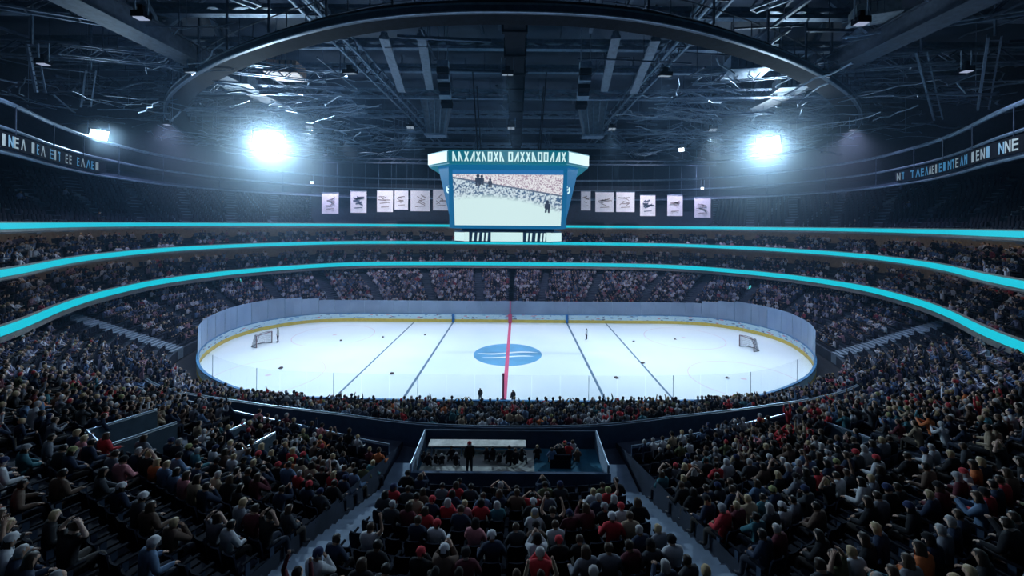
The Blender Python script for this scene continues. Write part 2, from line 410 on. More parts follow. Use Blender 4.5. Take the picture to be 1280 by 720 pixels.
# pit for the media platform
pw = 4.05
q = MB(); q.box((.65, 16.42, 2.5), (pw*2+.2, .14, 1.0)); struct(q.build('wall_pit_rear', M_WALLB))
for s in (-1, 1):
    q = MB(); q.bar((s*pw+.65, 19.0, 2.85), (s*pw+.65, 16.4, 2.75), .1, 1.1); struct(q.build('wall_pit_side', M_STAIR))
q = MB(); q.tube((-pw+.65, 18.95, 3.42), (pw+.65, 18.95, 3.42), .035); q.tube((pw+.65, 18.95, 3.42), (pw+.65, 16.4, 3.32), .035); q.tube((-pw+.65, 18.95, 3.42), (-pw+.65, 16.4, 3.32), .035)
struct(q.build('trim_rail', M_RAIL))
q = MB(); q.box((0.67, 17.75, 2.5), (pw*2-.1, 2.3, .2)); struct(q.build('floor_pit', mat('teal_carpet', (.02, .14, .22), .7, var=.15)))
q = MB(); q.box((-.75, 17.6, 2.66), (4.9, 1.95, .12)); q.box((-.75, 17.6, 2.62), (4.7, 1.8, .04))
tag(q.build('platform', mat('beige_platform', (.42, .43, .40), .6, var=.12)), 'low beige platform on the left side of the sunken media pit', 'platform')
tb = empty('long_table', (-.85, 18.25, 2.72), label='long white-topped table along the back of the beige platform', cat='table')
q = MB(); q.box((0, 0, .46), (4.4, .55, .05)); q.build('tabletop', mat('white_laminate', (.72, .70, .64), .4), tb)
for sx in (-2.05, -.7, .7, 2.05):
    q = MB()
    q.tube((sx, -.2, 0), (sx, -.2, .44), .03); q.tube((sx, .2, 0), (sx, .2, .44), .03); q.tube((sx, -.2, .06), (sx, .2, .06), .02); q.build('leg', M_PALE, tb)
q = MB(); q.box((2.85, 17.6, 2.78), (.9, .5, .35)); q.box((2.85, 17.45, 3.0), (.9, .1, .3)); 
tag(q.build('bench', M_SEAT), 'dark navy bench on the teal floor right of the platform', 'bench')

# ------------------------------------------------------------------ balcony rings
RH = [(0,70.2),(14,69.8),(28,67),(37.3,57.5),(40.4,47.5),(38.9,39),(36.3,33),(32,26),(29,19),(27.2,10),(26,0),(26,-8)]
RHh = catmull([(-14,69.8)]+RH, 260); 
RHh = RHh[RHh[:, 0] >= 0]
RING = np.vstack([RHh[::-1]*[-1, 1], RHh[1:]])          # left-near -> far centre -> right-near
T = np.gradient(RING, axis=0); T /= np.linalg.norm(T, axis=1)[:, None]
NRM = np.stack([-T[:, 1], T[:, 0]], 1)
# outward check
if np.dot(NRM[len(NRM)//2], (0, 1)) < 0: NRM = -NRM
def R3(off, z, sel=slice(None)): P = (RING+NRM*off)[sel]; return [(p[0], p[1], z) for p in P]
def sweep(name, prof, m, sel=slice(None), closed=False, kind='structure'):
    q = MB(); pr = prof+[prof[0]] if closed else prof
    for (o0, z0), (o1, z1) in zip(pr[:-1], pr[1:]): q.strip(R3(o0, z0, sel), R3(o1, z1, sel))
    o = q.build(name, m)
    if kind: o['kind'] = kind
    return o
TIERS = []
LV = [(6.2, .58, 5.6, 5, 'lowest'), (9.85, .46, 9.3, 4, 'middle'), (12.82, .38, 12.3, 15, 'top')]
for i, (z, hh, fz, nr, nm) in enumerate(LV):
    o = sweep('led_ribbon', [(-.06, z-hh/2), (-.12, z-hh/2), (-.12, z+hh/2), (-.06, z+hh/2)], M_CYAN, closed=True, kind=None)
    tag(o, 'glowing cyan light ribbon around the %s balcony front' % nm, 'light ribbon')
    bot = z-hh/2-(.55 if i == 0 else .3)
    sweep('trim_balcony_%d' % (i+1), [(0.2, bot), (-.05, bot+.1), (-.05, z+hh/2+.1), (.12, z+hh/2+.1), (.12, fz)], M_FASCIA)
    prof = [(.12, fz)]; rise = .42 if i < 2 else .42
    for j in range(nr):
        zz = fz+.1+j*rise; prof += [(.12+j*.85+.02, zz), (.12+(j+1)*.85, zz)]
    TIERS.append((fz+.1, rise, nr))
    end = .12+nr*.85
    if i < 2: prof += [(end, prof[-1][1]+.3), (end+1.2, prof[-1][1]+.3), (end+1.2, LV[i+1][0]-.6)]
    else: prof += [(end, prof[-1][1]+.3), (end+1.0, prof[-1][1]+.3), (end+1.0, 31)]
    sweep('floor_balcony_%d' % (i+1), prof[:-2] if i < 2 else prof[:-1], M_CONC)
    if i < 2: sweep('wall_balcony_%d' % (i+1), [(end+1.2, fz+nr*rise-.2), (end+1.2, LV[i+1][0]-.5)], M_BROWN)
    if i:
        o = sweep('fill_strip', [(2.9, bot+.02), (3.1, bot+.02), (3.1, bot+.06), (2.9, bot+.06)], emis('warm_fill_strip', (1, .80, .62), 2.2), closed=True, kind=None); tag(o, 'thin warm light strip under the ceiling behind the %s balcony' % ('lowest' if i == 1 else 'middle'), 'light strip')  # emissive strip added to brighten the taupe back walls
    sweep('ceiling_balcony_%d' % (i+1), [(.2, bot), (3.5, bot+.15), (end+2.2 if i else 8, bot+.3)], M_FASCIA)
sweep('wall_lower_concourse', [(5.0, 4.2), (5.0, 5.9)], M_DARK)
sweep('wall_upper', [(14.0, 12), (14.0, 33)], M_DARK)
# dark press-level wall at the far centre behind the banners
FS = [k for k in range(len(RING)) if RING[k, 1] > 50 and abs(RING[k, 0]) < 32]
selc = slice(FS[0], FS[-1]+1)
sweep('wall_far', [(.3, 12.9), (.3, 13.6), (2.0, 13.6), (2.0, 19.0), (1.0, 19.2), (1.0, 20.0), (3, 20.2)], mat('navy_press_wall', (.016, .026, .05), .7), sel=selc)
# side walls/rear wall
q = MB(); q.box((0, -9.5, 15), (120, .4, 34)); struct(q.build('wall_rear', M_DARK))
q = MB(); q.box((0, -3, 6.3), (44, 12.8, .3)); struct(q.build('floor_concourse', M_DARK))
# upper structure rails around the bowl (z 20-24) and scoreboard ribbon
def ring_thing(name, off, z, r, m, label, cat='pipe rail', n=6):
    q = MB(); q.path(R3(off, z)[::3], r, n); return tag(q.build(name, m), label, cat)
ring_thing('ring_beam', 0.5, 20.9, .16, M_STEEL2, 'long curved roof beam sweeping above the upper ribbon display, higher of two', 'beam')
ring_thing('ring_beam', 0.5, 19.2, .12, M_STEEL2, 'long curved roof beam just above the upper deck, uppermost under the ribbon display', 'beam')
ring_thing('ring_beam', 0.2, 17.5, .10, M_STEEL2, 'lower curved beam edging the upper deck ceiling', 'beam')
sweep('ceiling_upper_deck', [(.3, 17.4), (.3, 17.8), (8, 19.4), (14, 20.0)], M_STEEL)
q = MB()
for k in range(0, len(RING), 15):
    p = RING[k]+NRM[k]*.4; q.bar((p[0], p[1], 17.4), (p[0], p[1], 20.9), .06)
tag(q.build('hanger_posts', M_STEEL), 'thin vertical hangers between the curved roof beams around the bowl', 'posts', kind='stuff')

# ribbon displays at both sides under the roof
def ribbon(idx0, idx1, label, blue):
    ks = list(range(idx0, idx1)); root = empty('ribbon_display', (RING[idx0][0], RING[idx0][1], 18.9), label=label, cat='display')
    A = [(RING[k]+NRM[k]*-.0) for k in ks]
    q = MB(); q.strip(pts3(A, 17.75), pts3(A, 18.8)); q.strip(pts3(A, 18.8), [((RING[k]+NRM[k]*.3)[0], (RING[k]+NRM[k]*.3)[1], 18.8) for k in ks]); child(q, 'casing', M_BLK, root)
    g = MB(); g2 = MB(); Aw = [(RING[k]-NRM[k]*.04) for k in ks]
    # lettering strokes running along the panel (not readable in the photograph)
    d = np.concatenate([[0], np.cumsum(np.linalg.norm(np.diff(np.array(Aw), axis=0), axis=1))]); s = .4
    def P(s, z): return (np.interp(s, d, [a[0] for a in Aw]), np.interp(s, d, [a[1] for a in Aw]), z)
    while s < d[-1]-1:
        w = rnd.uniform(.35, .6); z0, z1 = 17.9, 18.65; G = g if rnd.random() < .55 else g2
        kind = rnd.randint(0, 4); th = .14
        def stroke(s0, za, s1, zb): G.quad(P(s0, za), P(s0+th, za), P(s1+th, zb), P(s1, zb))
        if kind == 0: stroke(s, z0, s, z1); stroke(s, z1-.02, s+w, z0); stroke(s+w, z0, s+w, z1)
        elif kind == 1: stroke(s, z0, s+w/2, z1); stroke(s+w/2, z1, s+w, z0)
        elif kind == 2: stroke(s+w/2, z0, s+w/2, z1); G.quad(P(s, z1-th), P(s+w, z1-th), P(s+w, z1), P(s, z1))
        elif kind == 3: G.quad(P(s, z0), P(s+w*.8, z0), P(s+w*.8, z1), P(s, z1))
        else:
            stroke(s, z0, s, z1)
            for zz in (z0, (z0+z1)/2-.05, z1-th): G.quad(P(s, zz), P(s+w, zz), P(s+w, zz+th*.8), P(s, zz+th*.8))
        s += w+rnd.choice([.2, .25, .3, .9])
    child(g, 'lettering', emis('ribbon_white', (.30, .42, .52), .55), root)
    child(g2, 'blue_lettering', emis('ribbon_blue', (.03, .20, .42), .8), root)
kl = [k for k in range(len(RING)) if RING[k, 0] < 0 and 14 < RING[k, 1] < 39]; kr = [k for k in range(len(RING)) if RING[k, 0] > 0 and 14 < RING[k, 1] < 41]
ribbon(kl[0], kl[-1], 'dark ribbon display with white and blue lettering, high at the left edge', 0)
ribbon(kr[0], kr[-1], 'dark ribbon display with white and blue lettering, high at the right edge', 1)

# ------------------------------------------------------------------ scoreboard
sb = empty('scoreboard', (0, 41, 11.5), label='large blue hanging video scoreboard over centre ice', cat='scoreboard')
M_SBB = emis('scoreboard_blue', (.002, .13, .34), .9); M_SBD = mat('scoreboard_dark', (.006, .04, .09), .5)
def octa(hx, hy, cut, z): return [(-hx+cut, -hy, z), (hx-cut, -hy, z), (hx, -hy+cut, z), (hx, hy-cut, z), (hx-cut, hy, z), (-hx+cut, hy, z), (-hx, hy-cut, z), (-hx, -hy+cut, z)]
def lofto(mb, A, B):
    for k in range(8): mb.quad(A[k], A[(k+1) % 8], B[(k+1) % 8], B[k])
q = MB(); A = octa(5.3, 4.2, 1.2, 1.25); B = octa(6.6, 5.0, 1.5, 7.0); lofto(q, A, B); q.poly(A[::-1]); q.poly(B); 
q.build('housing', M_SBB, sb)
q = MB(); A = octa(7.5, 5.6, 2.3, 7.0); B = octa(7.6, 5.7, 2.3, 8.2); lofto(q, A, B); q.poly(A[::-1]); q.poly(B); q.build('crown', emis('crown_cyan', (.004, .17, .26), .8), sb); crown = [c for c in sb.children if c.name.startswith('crown')][0]; housing = [c for c in sb.children if c.name.startswith('housing')][0]
M_SCRW = emis('panel_white', (.66, .93, .95), .95)
for s in (-1, 1):       # slanted white panels on the corners of the crown
    a = Vector((s*5.35, -5.66, 0)); b_ = Vector((s*7.5, -3.5, 0)); nrm = Vector((s*.7, -.7, 0))*.05
    q = MB(); q.quad(a+nrm+Vector((0, 0, 7.15)), b_+nrm+Vector((0, 0, 7.15)), b_+nrm+Vector((0, 0, 8.1)), a+nrm+Vector((0, 0, 8.1))); q.build('corner_panel', M_SCRW, crown)
g = MB(); x = -4.9
while x < 4.8:          # unreadable white lettering along the crown
    k = rnd.randint(0, 3); w = .42; z0, z1, y = 7.2, 8.05, -5.76; th = .13
    def st(xa, za, xb, zb): g.quad((xa, y, za), (xa+th, y, za), (xb+th, y, zb), (xb, y, zb))
    if k == 0: st(x, z0, x+w-th, z1); st(x, z1, x+w-th, z0)
    elif k == 1: st(x, z0, x, z1); st(x+w-th, z0, x+w-th, z1); g.quad((x, y, z1-.13), (x+w, y, z1-.13), (x+w, y, z1), (x, y, z1)); g.quad((x, y, z0), (x+w, y, z0), (x+w, y, z0+.13), (x, y, z0+.13))
    elif k == 2: st(x, z0, x, z1); st(x, z1, x+w-th, z0)
    else: st(x, z0, x+w-th, z1); st(x+w-th, z0, x+w-th, z1)
    x += w+(.1 if rnd.random() < .85 else .35)
g.build('lettering', M_SCRW, crown)
# main screen
tilt = (5.0-4.2)/(7.0-1.25)
def fy(z): return -4.2-(z-1.25)*tilt-.06
q = MB(); q.quad((-5.35, fy(1.3), 1.3), (5.35, fy(1.3), 1.3), (5.35, fy(6.95), 6.95), (-5.35, fy(6.95), 6.95)); q.build('screen_border', emis('border_blue', (.004, .15, .36), .8), sb)
m, nt, b = _bsdf('video_picture'); L = nt.links
tc = nt.nodes.new('ShaderNodeTexCoord'); sp = nt.nodes.new('ShaderNodeSeparateXYZ'); L.new(tc.outputs['Object'], sp.inputs[0])
def math_(op, a, b_, c=None):
    n = nt.nodes.new('ShaderNodeMath'); n.operation = op
    for i, v in enumerate((a, b_, c)):
        if v is None: continue
        if isinstance(v, (int, float)): n.inputs[i].default_value = v
        else: L.new(v, n.inputs[i])
    return n.outputs[0]
def mixc(f, a, b_):
    n = nt.nodes.new('ShaderNodeMix'); n.data_type = 'RGBA'; L.new(f, n.inputs[0])
    for i, v in ((6, a), (7, b_)):
        if isinstance(v, tuple): n.inputs[i].default_value = v+(1,)
        else: L.new(v, n.inputs[i])
    return n.outputs[2]
u_, v_ = sp.outputs[0], sp.outputs[2]
nz = nt.nodes.new('ShaderNodeTexNoise'); nz.inputs['Scale'].default_value = 5; nz.inputs['Detail'].default_value = 4; L.new(tc.outputs['Object'], nz.inputs['Vector'])
nr = nt.nodes.new('ShaderNodeValToRGB'); e = nr.color_ramp.elements; e[0].position = .42; e[0].color = (.05, .12, .24, 1); e[1].position = .55; e[1].color = (.62, .74, .82, 1); L.new(nz.outputs['Fac'], nr.inputs['Fac'])
n2 = nt.nodes.new('ShaderNodeTexNoise'); n2.inputs['Scale'].default_value = 9; L.new(tc.outputs['Object'], n2.inputs['Vector'])
n2r = nt.nodes.new('ShaderNodeValToRGB'); e = n2r.color_ramp.elements; e[0].position = .4; e[0].color = (.35, .25, .35, 1); e[1].position = .52; e[1].color = (.80, .80, .84, 1); L.new(n2.outputs['Fac'], n2r.inputs['Fac'])
edge1 = math_('MULTIPLY_ADD', u_, -.16, 5.05)            # upper stand / lower stand border
f1 = math_('GREATER_THAN', v_, edge1)
c = mixc(f1, nr.outputs[0], n2r.outputs[0])
edge2 = math_('ADD', 4.25, math_('MULTIPLY', math_('MULTIPLY', math_('ADD', u_, 2.2), math_('ADD', u_, 2.2)), -.028))
f2 = nt.nodes.new('ShaderNodeMapRange'); L.new(math_('SUBTRACT', edge2, v_), f2.inputs[0]); f2.inputs[1].default_value = -.25; f2.inputs[2].default_value = .3
c = mixc(f2.outputs[0], c, (.66, .87, .88))
rail = math_('LESS_THAN', math_('ABSOLUTE', math_('SUBTRACT', v_, edge1), 0), .07)
c = mixc(rail, c, (.12, .16, .24))
top = math_('GREATER_THAN', v_, 6.15); c = mixc(top, c, (.02, .16, .42))
L.new(c, b.inputs['Emission Color']); b.inputs['Emission Strength'].default_value = .95; b.inputs['Base Color'].default_value = (.02, .02, .02, 1)
q = MB(); z0, z1 = 1.55, 6.55; q.quad((-4.85, fy(z0)-.05, z0), (4.85, fy(z0)-.05, z0), (5.0, fy(z1)-.05, z1), (-5.0, fy(z1)-.05, z1)); screen = q.build('video_screen', m, sb)
M_FIG = emis('figure_dark', (.03, .05, .10), .8)
def figure2d(mb, x, z, s):
    _i = len(mb.v)
    y = 0
    mb.poly([(x+s*.16*math.cos(a), y, z+s*.95+s*.16*math.sin(a)) for a in np.linspace(0, 2*PI, 12, endpoint=False)])
    mb.poly([(x-s*.25, y, z+s*.8), (x-s*.28, y, z+s*.4), (x, y, z+s*.3), (x+s*.28, y, z+s*.42), (x+s*.22, y, z+s*.8)])
    mb.quad((x-s*.2, y, z+s*.42), (x-s*.02, y, z+s*.36), (x-s*.08, y, z), (x-s*.25, y, z)); mb.quad((x+s*.02, y, z+s*.36), (x+s*.22, y, z+s*.42), (x+s*.2, y, z-.02), (x+s*.05, y, z-.02))
    for _k in range(_i, len(mb.v)): mb.v[_k] = (mb.v[_k][0], fy(mb.v[_k][2])-.12, mb.v[_k][2])
q = MB(); figure2d(q, 3.6, 2.75, 1.0); figure2d(q, -2.7, 5.1, .95); figure2d(q, -2.35, 5.2, .8); figure2d(q, -1.6, 5.0, .7); q.build('screen_figure', M_FIG, screen)
# emblems on the blue flanks
for s in (-1, 1):
    for zc, rr in ((4.85, .38), (2.1, .3)):
        g = MB(); cx = s*(5.75 if zc > 4 else 5.35); y = fy(zc)-.06+(.0 if zc > 4 else .05); 
        hy = -4.2-(zc-1.25)*tilt; hx = 5.3+(zc-1.25)*.226; cut = 1.2+(zc-1.25)*.052
        p0 = Vector((s*(hx-cut), -hy*-1, zc)); p1 = Vector((s*hx, hy+cut, zc)); dd = (p1-p0).normalized(); mid = p0.lerp(p1, .42)+Vector((s*.7, -.7, 0))*.22
        if zc > 4:
            for k in range(20):
                a, c2 = 2*PI*k/20, 2*PI*(k+1)/20
                if k in (3, 4, 13, 14): continue
                g.quad(mid+dd*(rr*.55*math.cos(a))+Vector((0, 0, rr*.55*math.sin(a))), mid+dd*(rr*math.cos(a))+Vector((0, 0, rr*math.sin(a))), mid+dd*(rr*math.cos(c2))+Vector((0, 0, rr*math.sin(c2))), mid+dd*(rr*.55*math.cos(c2))+Vector((0, 0, rr*.55*math.sin(c2))))
            g.quad(mid+dd*-.3+Vector((0, 0, -.12)), mid+dd*-.3+Vector((0, 0, .02)), mid+dd*.3+Vector((0, 0, .14)), mid+dd*.3+Vector((0, 0, 0)))
        else:
            for zz in (-.45, -.1, .25): g.quad(mid+dd*-.14+Vector((0, 0, zz)), mid+dd*.16+Vector((0, 0, zz)), mid+dd*.12+Vector((0, 0, zz+.2)), mid+dd*-.18+Vector((0, 0, zz+.2)))
            g.quad(mid+dd*-.2+Vector((0, 0, -.5)), mid+dd*-.1+Vector((0, 0, -.5)), mid+dd*-.1+Vector((0, 0, .45)), mid+dd*-.2+Vector((0, 0, .45)))
        g.build('emblem', M_SCRW, housing)
# lower ribbon display
q = MB(); A = octa(5.0, 4.2, 1.0, .0); B = octa(5.05, 4.25, 1.0, 1.0); lofto(q, A, B); q.poly(A[::-1]); q.poly(B); q.box((0, 0, 1.15), (8.6, 7.4, .4)); q.build('lower_ring', M_SBD, sb)
g = MB(); y = -4.30
for (x0, x1) in ((-4.0+-.9, -3.55), (-1.55, 1.4), (3.55, 4.9)):
    x0 = max(x0, -4.0); x1 = min(x1, 4.0) if x1 > 0 else x1; g.quad((x0, y, .08), (x1, y, .08), (x1, y, .92), (x0, y, .92))
for cx in (-3.2, -2.75, -2.3, -1.95, 1.75, 2.1, 2.6, 3.05, 3.35): g.quad((cx-.09, y, .12), (cx+.09, y, .12), (cx+.15, y, .88), (cx-.02, y, .88))
for s in (-1, 1): a = Vector((s*4.0, -4.27, 0)); b_ = Vector((s*5.0, -3.27, 0)); g.quad(a+Vector((0, -.04, .1)), b_+Vector((s*.04, 0, .1)), b_+Vector((s*.04, 0, .9)), a+Vector((0, -.04, .9)))
g.build('status_display', M_SCRW, sb)
q = MB()
for sx in (-3, 3):
    for sy in (-2, 2): q.tube((sx, sy, 8.2), (sx*1.2, sy, 16.5), .06)
q.box((0, 0, 8.7), (4, 3, 1)); q.build('hoist_cables', M_BLK, sb)

# ------------------------------------------------------------------ banners
BN = [(402,423,241,267,'leftmost of the white banners left of the scoreboard'),(438,458,239,266,'second white banner from the left, dark crest in its middle'),(471,491,238,265,'third white banner from the left'),(493,510,238,262,'short narrow white banner, fourth from the left'),(513,537,238,264,'fifth banner from the left, wide with faint brown print'),(541,562,237,263,'white banner closest to the left side of the scoreboard'),
      (726,738,239,263,'white banner half hidden by the right side of the scoreboard'),(744,767,240,265,'first fully visible banner right of the scoreboard, faint print'),(770,793,240,265,'second fully visible banner right of the scoreboard'),(800,819,244,270,'banner with bold black marks, right of the scoreboard'),(834,853,244,270,'second white banner from the right'),(868,888,247,272,'rightmost of the white banners')]
for (x0, x1, y0, y1, lab) in BN:
    roll = (x0+x1)/2; dyr = -(roll-647)*.00785
    Y = 62.0; X0 = (x0-647)*Y/FPX+CAM.x; X1 = (x1-647)*Y/FPX+CAM.x; Zt = CAM.z+(280-y0-dyr)*Y/FPX; Zb = CAM.z+(280-y1-dyr)*Y/FPX
    X, w, h = (X0+X1)/2, X1-X0, Zt-Zb
    root = empty('banner', (X, Y, Zb), label='white hanging banner, '+lab if not lab.startswith(('first', 'second', 'third', 'fifth', 'short', 'banner', 'white', 'left', 'right')) else lab, cat='banner', group='retired banners under the roof')
    q = MB(); nseg = 8
    A = [(-w/2+w*k/nseg, .03*math.sin(k*1.3), 0) for k in range(nseg+1)]; B = [(p[0], p[1]*.3, h) for p in A]
    q.strip(A, B); A2 = [(p[0], p[1]+.02, p[2]) for p in A]; B2 = [(p[0], p[1]+.02, p[2]) for p in B]; q.strip(B2, A2); q.strip(A, A2); q.strip(B, B2); cloth = q.build('cloth', M_WHITE, root)
    q = MB(); q.tube((-w/2-.05, 0, h), (w/2+.05, 0, h), .05); q.build('top_bar', M_PALE, root)
    g = MB(); bold = x0 in (800, 438)
    for k in range(9 if bold else 7):
        cx, cz = rnd.uniform(-.22, .22)*w, rnd.uniform(.35, .72)*h; a = rnd.uniform(-1, 1); lw = rnd.uniform(.12, .26)*w; th = .07*h*(1.1 if bold else .6)
        dx, dz = math.cos(a)*lw, math.sin(a)*lw*.6; g.quad((cx-dx, -.05, cz-dz-th/2), (cx+dx, -.05, cz+dz-th/2), (cx+dx, -.05, cz+dz+th/2), (cx-dx, -.05, cz-dz+th/2))
    g.quad((-w*.25, -.05, h*.2), (w*.25, -.05, h*.23), (w*.25, -.05, h*.27), (-w*.25, -.05, h*.24)); g.build('crest', M_INK if bold else M_INK2, cloth)
    q = MB()
    for s in (-1, 1): q.tube((s*w*.4, 0, h), (s*w*.4, 0, 22.5-Zb), .015, 4)
    q.build('cord', M_STEEL2, root)
q = MB(); q.bar((-31, 62, 22.5), (32, 62, 22.5), .2); q.bar((-31, 62, 23.1), (32, 62, 23.1), .15)
for k in range(32): q.bar((-31+k*2, 62, 22.5), (-30+k*2, 62, 23.1), .08)
tag(q.build('banner_truss', M_STEEL), 'horizontal truss carrying the white banners behind the scoreboard', 'truss')

# ------------------------------------------------------------------ exit style signs
for (X, Y, z, rz, lab) in ((-39.0+.2, 57.6, 4.55, -.9, 'small glowing cyan sign under the balcony, left side'), (35.6, 60.0, 3.75, .8, 'small glowing cyan sign under the balcony, right side')):
    root = empty('lit_sign', (X, Y, z), rz, label=lab, cat='sign')
    q = MB(); q.box((0, 0, .25), (1.9, .2, .6)); q.tube((-.6, 0, .5), (-.6, 0, 1.3), .03); q.tube((.6, 0, .5), (.6, 0, 1.3), .03); q.build('case', M_BLK, root)
    q = MB(); q.box((0, -.12, .25), (1.75, .04, .42)); q.build('lit_face', emis('sign_cyan', (.10, .70, .75), 1.0), root)

# ------------------------------------------------------------------ roof
q = MB(); q.box((0, 35, 31.2), (130, 110, .4)); struct(q.build('ceiling', M_ROOF))
def truss(name, p0, p1, w, h, label, m=M_STEEL, m2=None, bay=2.2, ch=.16, cat='truss', dy=0):
    p0 = Vector(p0); p1 = Vector(p1); d = (p1-p0).normalized(); side = d.cross(Vector((0, 0, 1))).normalized()*w/2; up = Vector((0, 0, h))
    q = MB()
    for s in (-1, 1):
        for u in (0, 1): q.bar(p0+side*s+up*u, p1+side*s+up*u, ch)
    root = tag(q.build(name, m2 or m), label, cat); n = max(2, int((p1-p0).length/bay)); g = MB()
    for s in (-1, 1):
        for k in range(n):
            a = p0.lerp(p1, k/n)+side*s; b = p0.lerp(p1, (k+1)/n)+side*s; mid = (a+b)/2
            g.bar(a, mid+up, ch*.6); g.bar(mid+up, b, ch*.6)
    for k in range(n+1):
        a = p0.lerp(p1, k/n); g.bar(a-side, a+side, ch*.6)
    g.build('bracing', m, root); return root
W = lambda px, py, H: ((px-647)*(FPX*H/(280-py))/FPX+CAM.x, FPX*H/(280-py), CAM.z+H)
for X, lab in ((-13.7, 'left'), (14.2, 'right')):
    truss('roof_truss', (X, 17, 27.9), (X, 74, 27.9), 1.1, .9, 'long narrow truss running front to back, %s of the scoreboard' % lab, M_STEEL, M_STEEL2, ch=.16)
for X, lab in ((-26, 'left'), (27.6, 'right')):
    q = MB(); q.box((X, 34, 26.9), (1.5, 44, 1.1)); q.box((X, 34, 26.25), (1.9, 44, .12)); q.box((X, 34, 27.5), (1.9, 44, .12))
    o = tag(q.build('roof_girder', mat('girder_blue', (.055, .075, .115), .6, var=.3)), 'broad slate girder running front to back at the upper %s' % lab, 'girder')
    g = MB()
    for y in (14, 22, 30, 38, 46, 54):
        for s in (-1, 1): g.bar((X, y, 27.5), (X+s*2.2, y+1.5, 31), .5, .35); g.bar((X, y, 27.5), (X, y+s*3.0, 31), .35, .3)
    g.build('brace', M_PALE, o)
q = MB(); q.box((.6, 40, 27.3), (1.5, 62, 1.2))
for y in range(12, 72, 4): q.box((.6, y, 27.3), (1.8, .35, 1.5))
o = tag(q.build('air_duct', M_BLK), 'black central duct running along the roof above the scoreboard', 'duct')
g = MB()
for y in range(12, 72, 8):
    for s in (-1, 1): g.bar((.6+s*.9, y, 28), (.6+s*.9, y, 31), .08)
g.build('hanger', M_STEEL2, o)
for i, (y, z, h) in enumerate(((30, 28.8, .5), (36, 29.0, .6), (42, 29.2, .5), (49, 28.6, .9), (57, 28.4, .7), (65, 28.0, .6), (72, 27, .6), (24, 29.4, .5), (18, 29.6, .5), (12, 29.8, .5))):
    truss('cross_beam', (-48, y, z), (48, y, z), .3, h, 'slate cross beam spanning the roof, number %s counted from the viewer' % ['three', 'four', 'five', 'six', 'seven', 'eight', 'nine', 'two', 'one', 'zero'][i], M_STEEL2, M_STEEL2, bay=4, ch=.28, cat='beam')
# big ring catwalk
CWH = catmull([(-9,23.6),(0,22.4),(9,23.6),(19.5,28.4),(29,35),(36,41.5),(41.5,48.5),(45,56),(46,63),(43.5,70),(36,76),(20,79.5),(0,80),(-10,79.9)], 170)
CWH = CWH[CWH[:, 0] >= 0]; CWL = np.vstack([CWH, CWH[::-1][1:-1]*[-1, 1]])+[.3, 0]
def ell(a, b, z, n=128): return [(p[0], p[1], z) for p in offset_loop(CWL, a-47)]
def ringcat(a, b, z, label):
    q = MB(); w = .5
    for (a0, b0, z0, z1, m_) in ((a, b, z, z+.45, 0),):
        O = ell(a+.12, b+.12, 0); I = ell(a-.12, b-.12, 0)
        f = lambda P, z: [(p[0], p[1], z) for p in P]
        q.strip(f(O, z0), f(I, z0), True); q.strip(f(O, z1), f(I, z1), True); q.strip(f(O, z0), f(O, z1), True); q.strip(f(I, z0), f(I, z1), True)
    root = tag(q.build('ring_catwalk', mat('catwalk_steel', (.05, .075, .125), .5, metal=.3), smooth=False), label, 'catwalk')
    e_ = MB(); L0 = ell(a+.14, b+.14, z+.02); e_.path(L0+[L0[0]], .06, 5); L0 = ell(a+.14, b+.14, z+.47); e_.path(L0+[L0[0]], .05, 5); e_.build('edge_tube', M_PALE, root)
    g = MB(); O = ell(a-.25, b-.25, 0); I = ell(a-1.7, b-1.7, 0)
    g.strip(f(O, z+.2), f(I, z+.2), True); g.strip(f(O, z+.9), f(I, z+.9), True); g.strip(f(O, z+.2), f(O, z+.9), True); g.strip(f(I, z+.2), f(I, z+.9), True); g.build('walkway', M_BLK, root)
    h = MB(); O = ell(a-.2, b-.2, z+1.9); h.path(O+[O[0]], .04, 5); O2 = ell(a-1.7, b-1.7, z+1.9); h.path(O2+[O2[0]], .04, 5)
    for p in O[::2]: h.bar((p[0], p[1], z+.9), p, .05)
    for p in O[::6]: h.bar((p[0], p[1], z+.9), (p[0], p[1], 31), .12)
    h.build('railing', M_STEEL, root)
    return root
ringcat(47, 39.6, 25.0, 'large oval catwalk ring hanging under the roof around the scoreboard')
# radial trusses from the ring outwards
names = 0
for k in range(20):
    a = 2*PI*(k+.5)/20; 
    p0 = Vector((36*math.cos(a), 46+22*math.sin(a), 27.4)); dirv = Vector((math.cos(a)*1.15, math.sin(a), 0)).normalized(); p1 = p0+dirv*(12 if abs(math.cos(a)) > .5 else 16); p1.z = 26.2
    where = 'clock position %s of the ring' % ['two thirty', 'two', 'one thirty', 'one', 'half past twelve', 'half past eleven', 'eleven', 'ten thirty', 'ten', 'nine thirty', 'half past eight', 'eight', 'seven thirty', 'seven', 'half past six', 'half past five', 'five', 'four thirty', 'four', 'three thirty'][k]
    if p1.y < 3: p1 = p0.lerp(p1, max(.1, (p0.y-3)/(p0.y-p1.y)))
    truss('radial_truss', p0, p1, .7, 1.2, 'truss radiating outward from the oval catwalk, '+where, M_STEEL, M_STEEL2, ch=.14)
# inner radials inside the ring at the two ends
for s, sd in ((-1, 'left'), (1, 'right')):
    for j, (y0, y1, nm) in enumerate(((30, 37, 'nearest'), (38, 41, 'second'), (46, 44, 'third'), (53, 47, 'farthest'))):
        truss('end_truss', (s*33.5, y0, 25.6), (s*17, y1, 26.2), .5, .8, 'slim pale truss inside the %s end of the oval catwalk, %s from the viewer' % (sd, nm), M_STEEL2, M_PALE, bay=1.5, ch=.09)
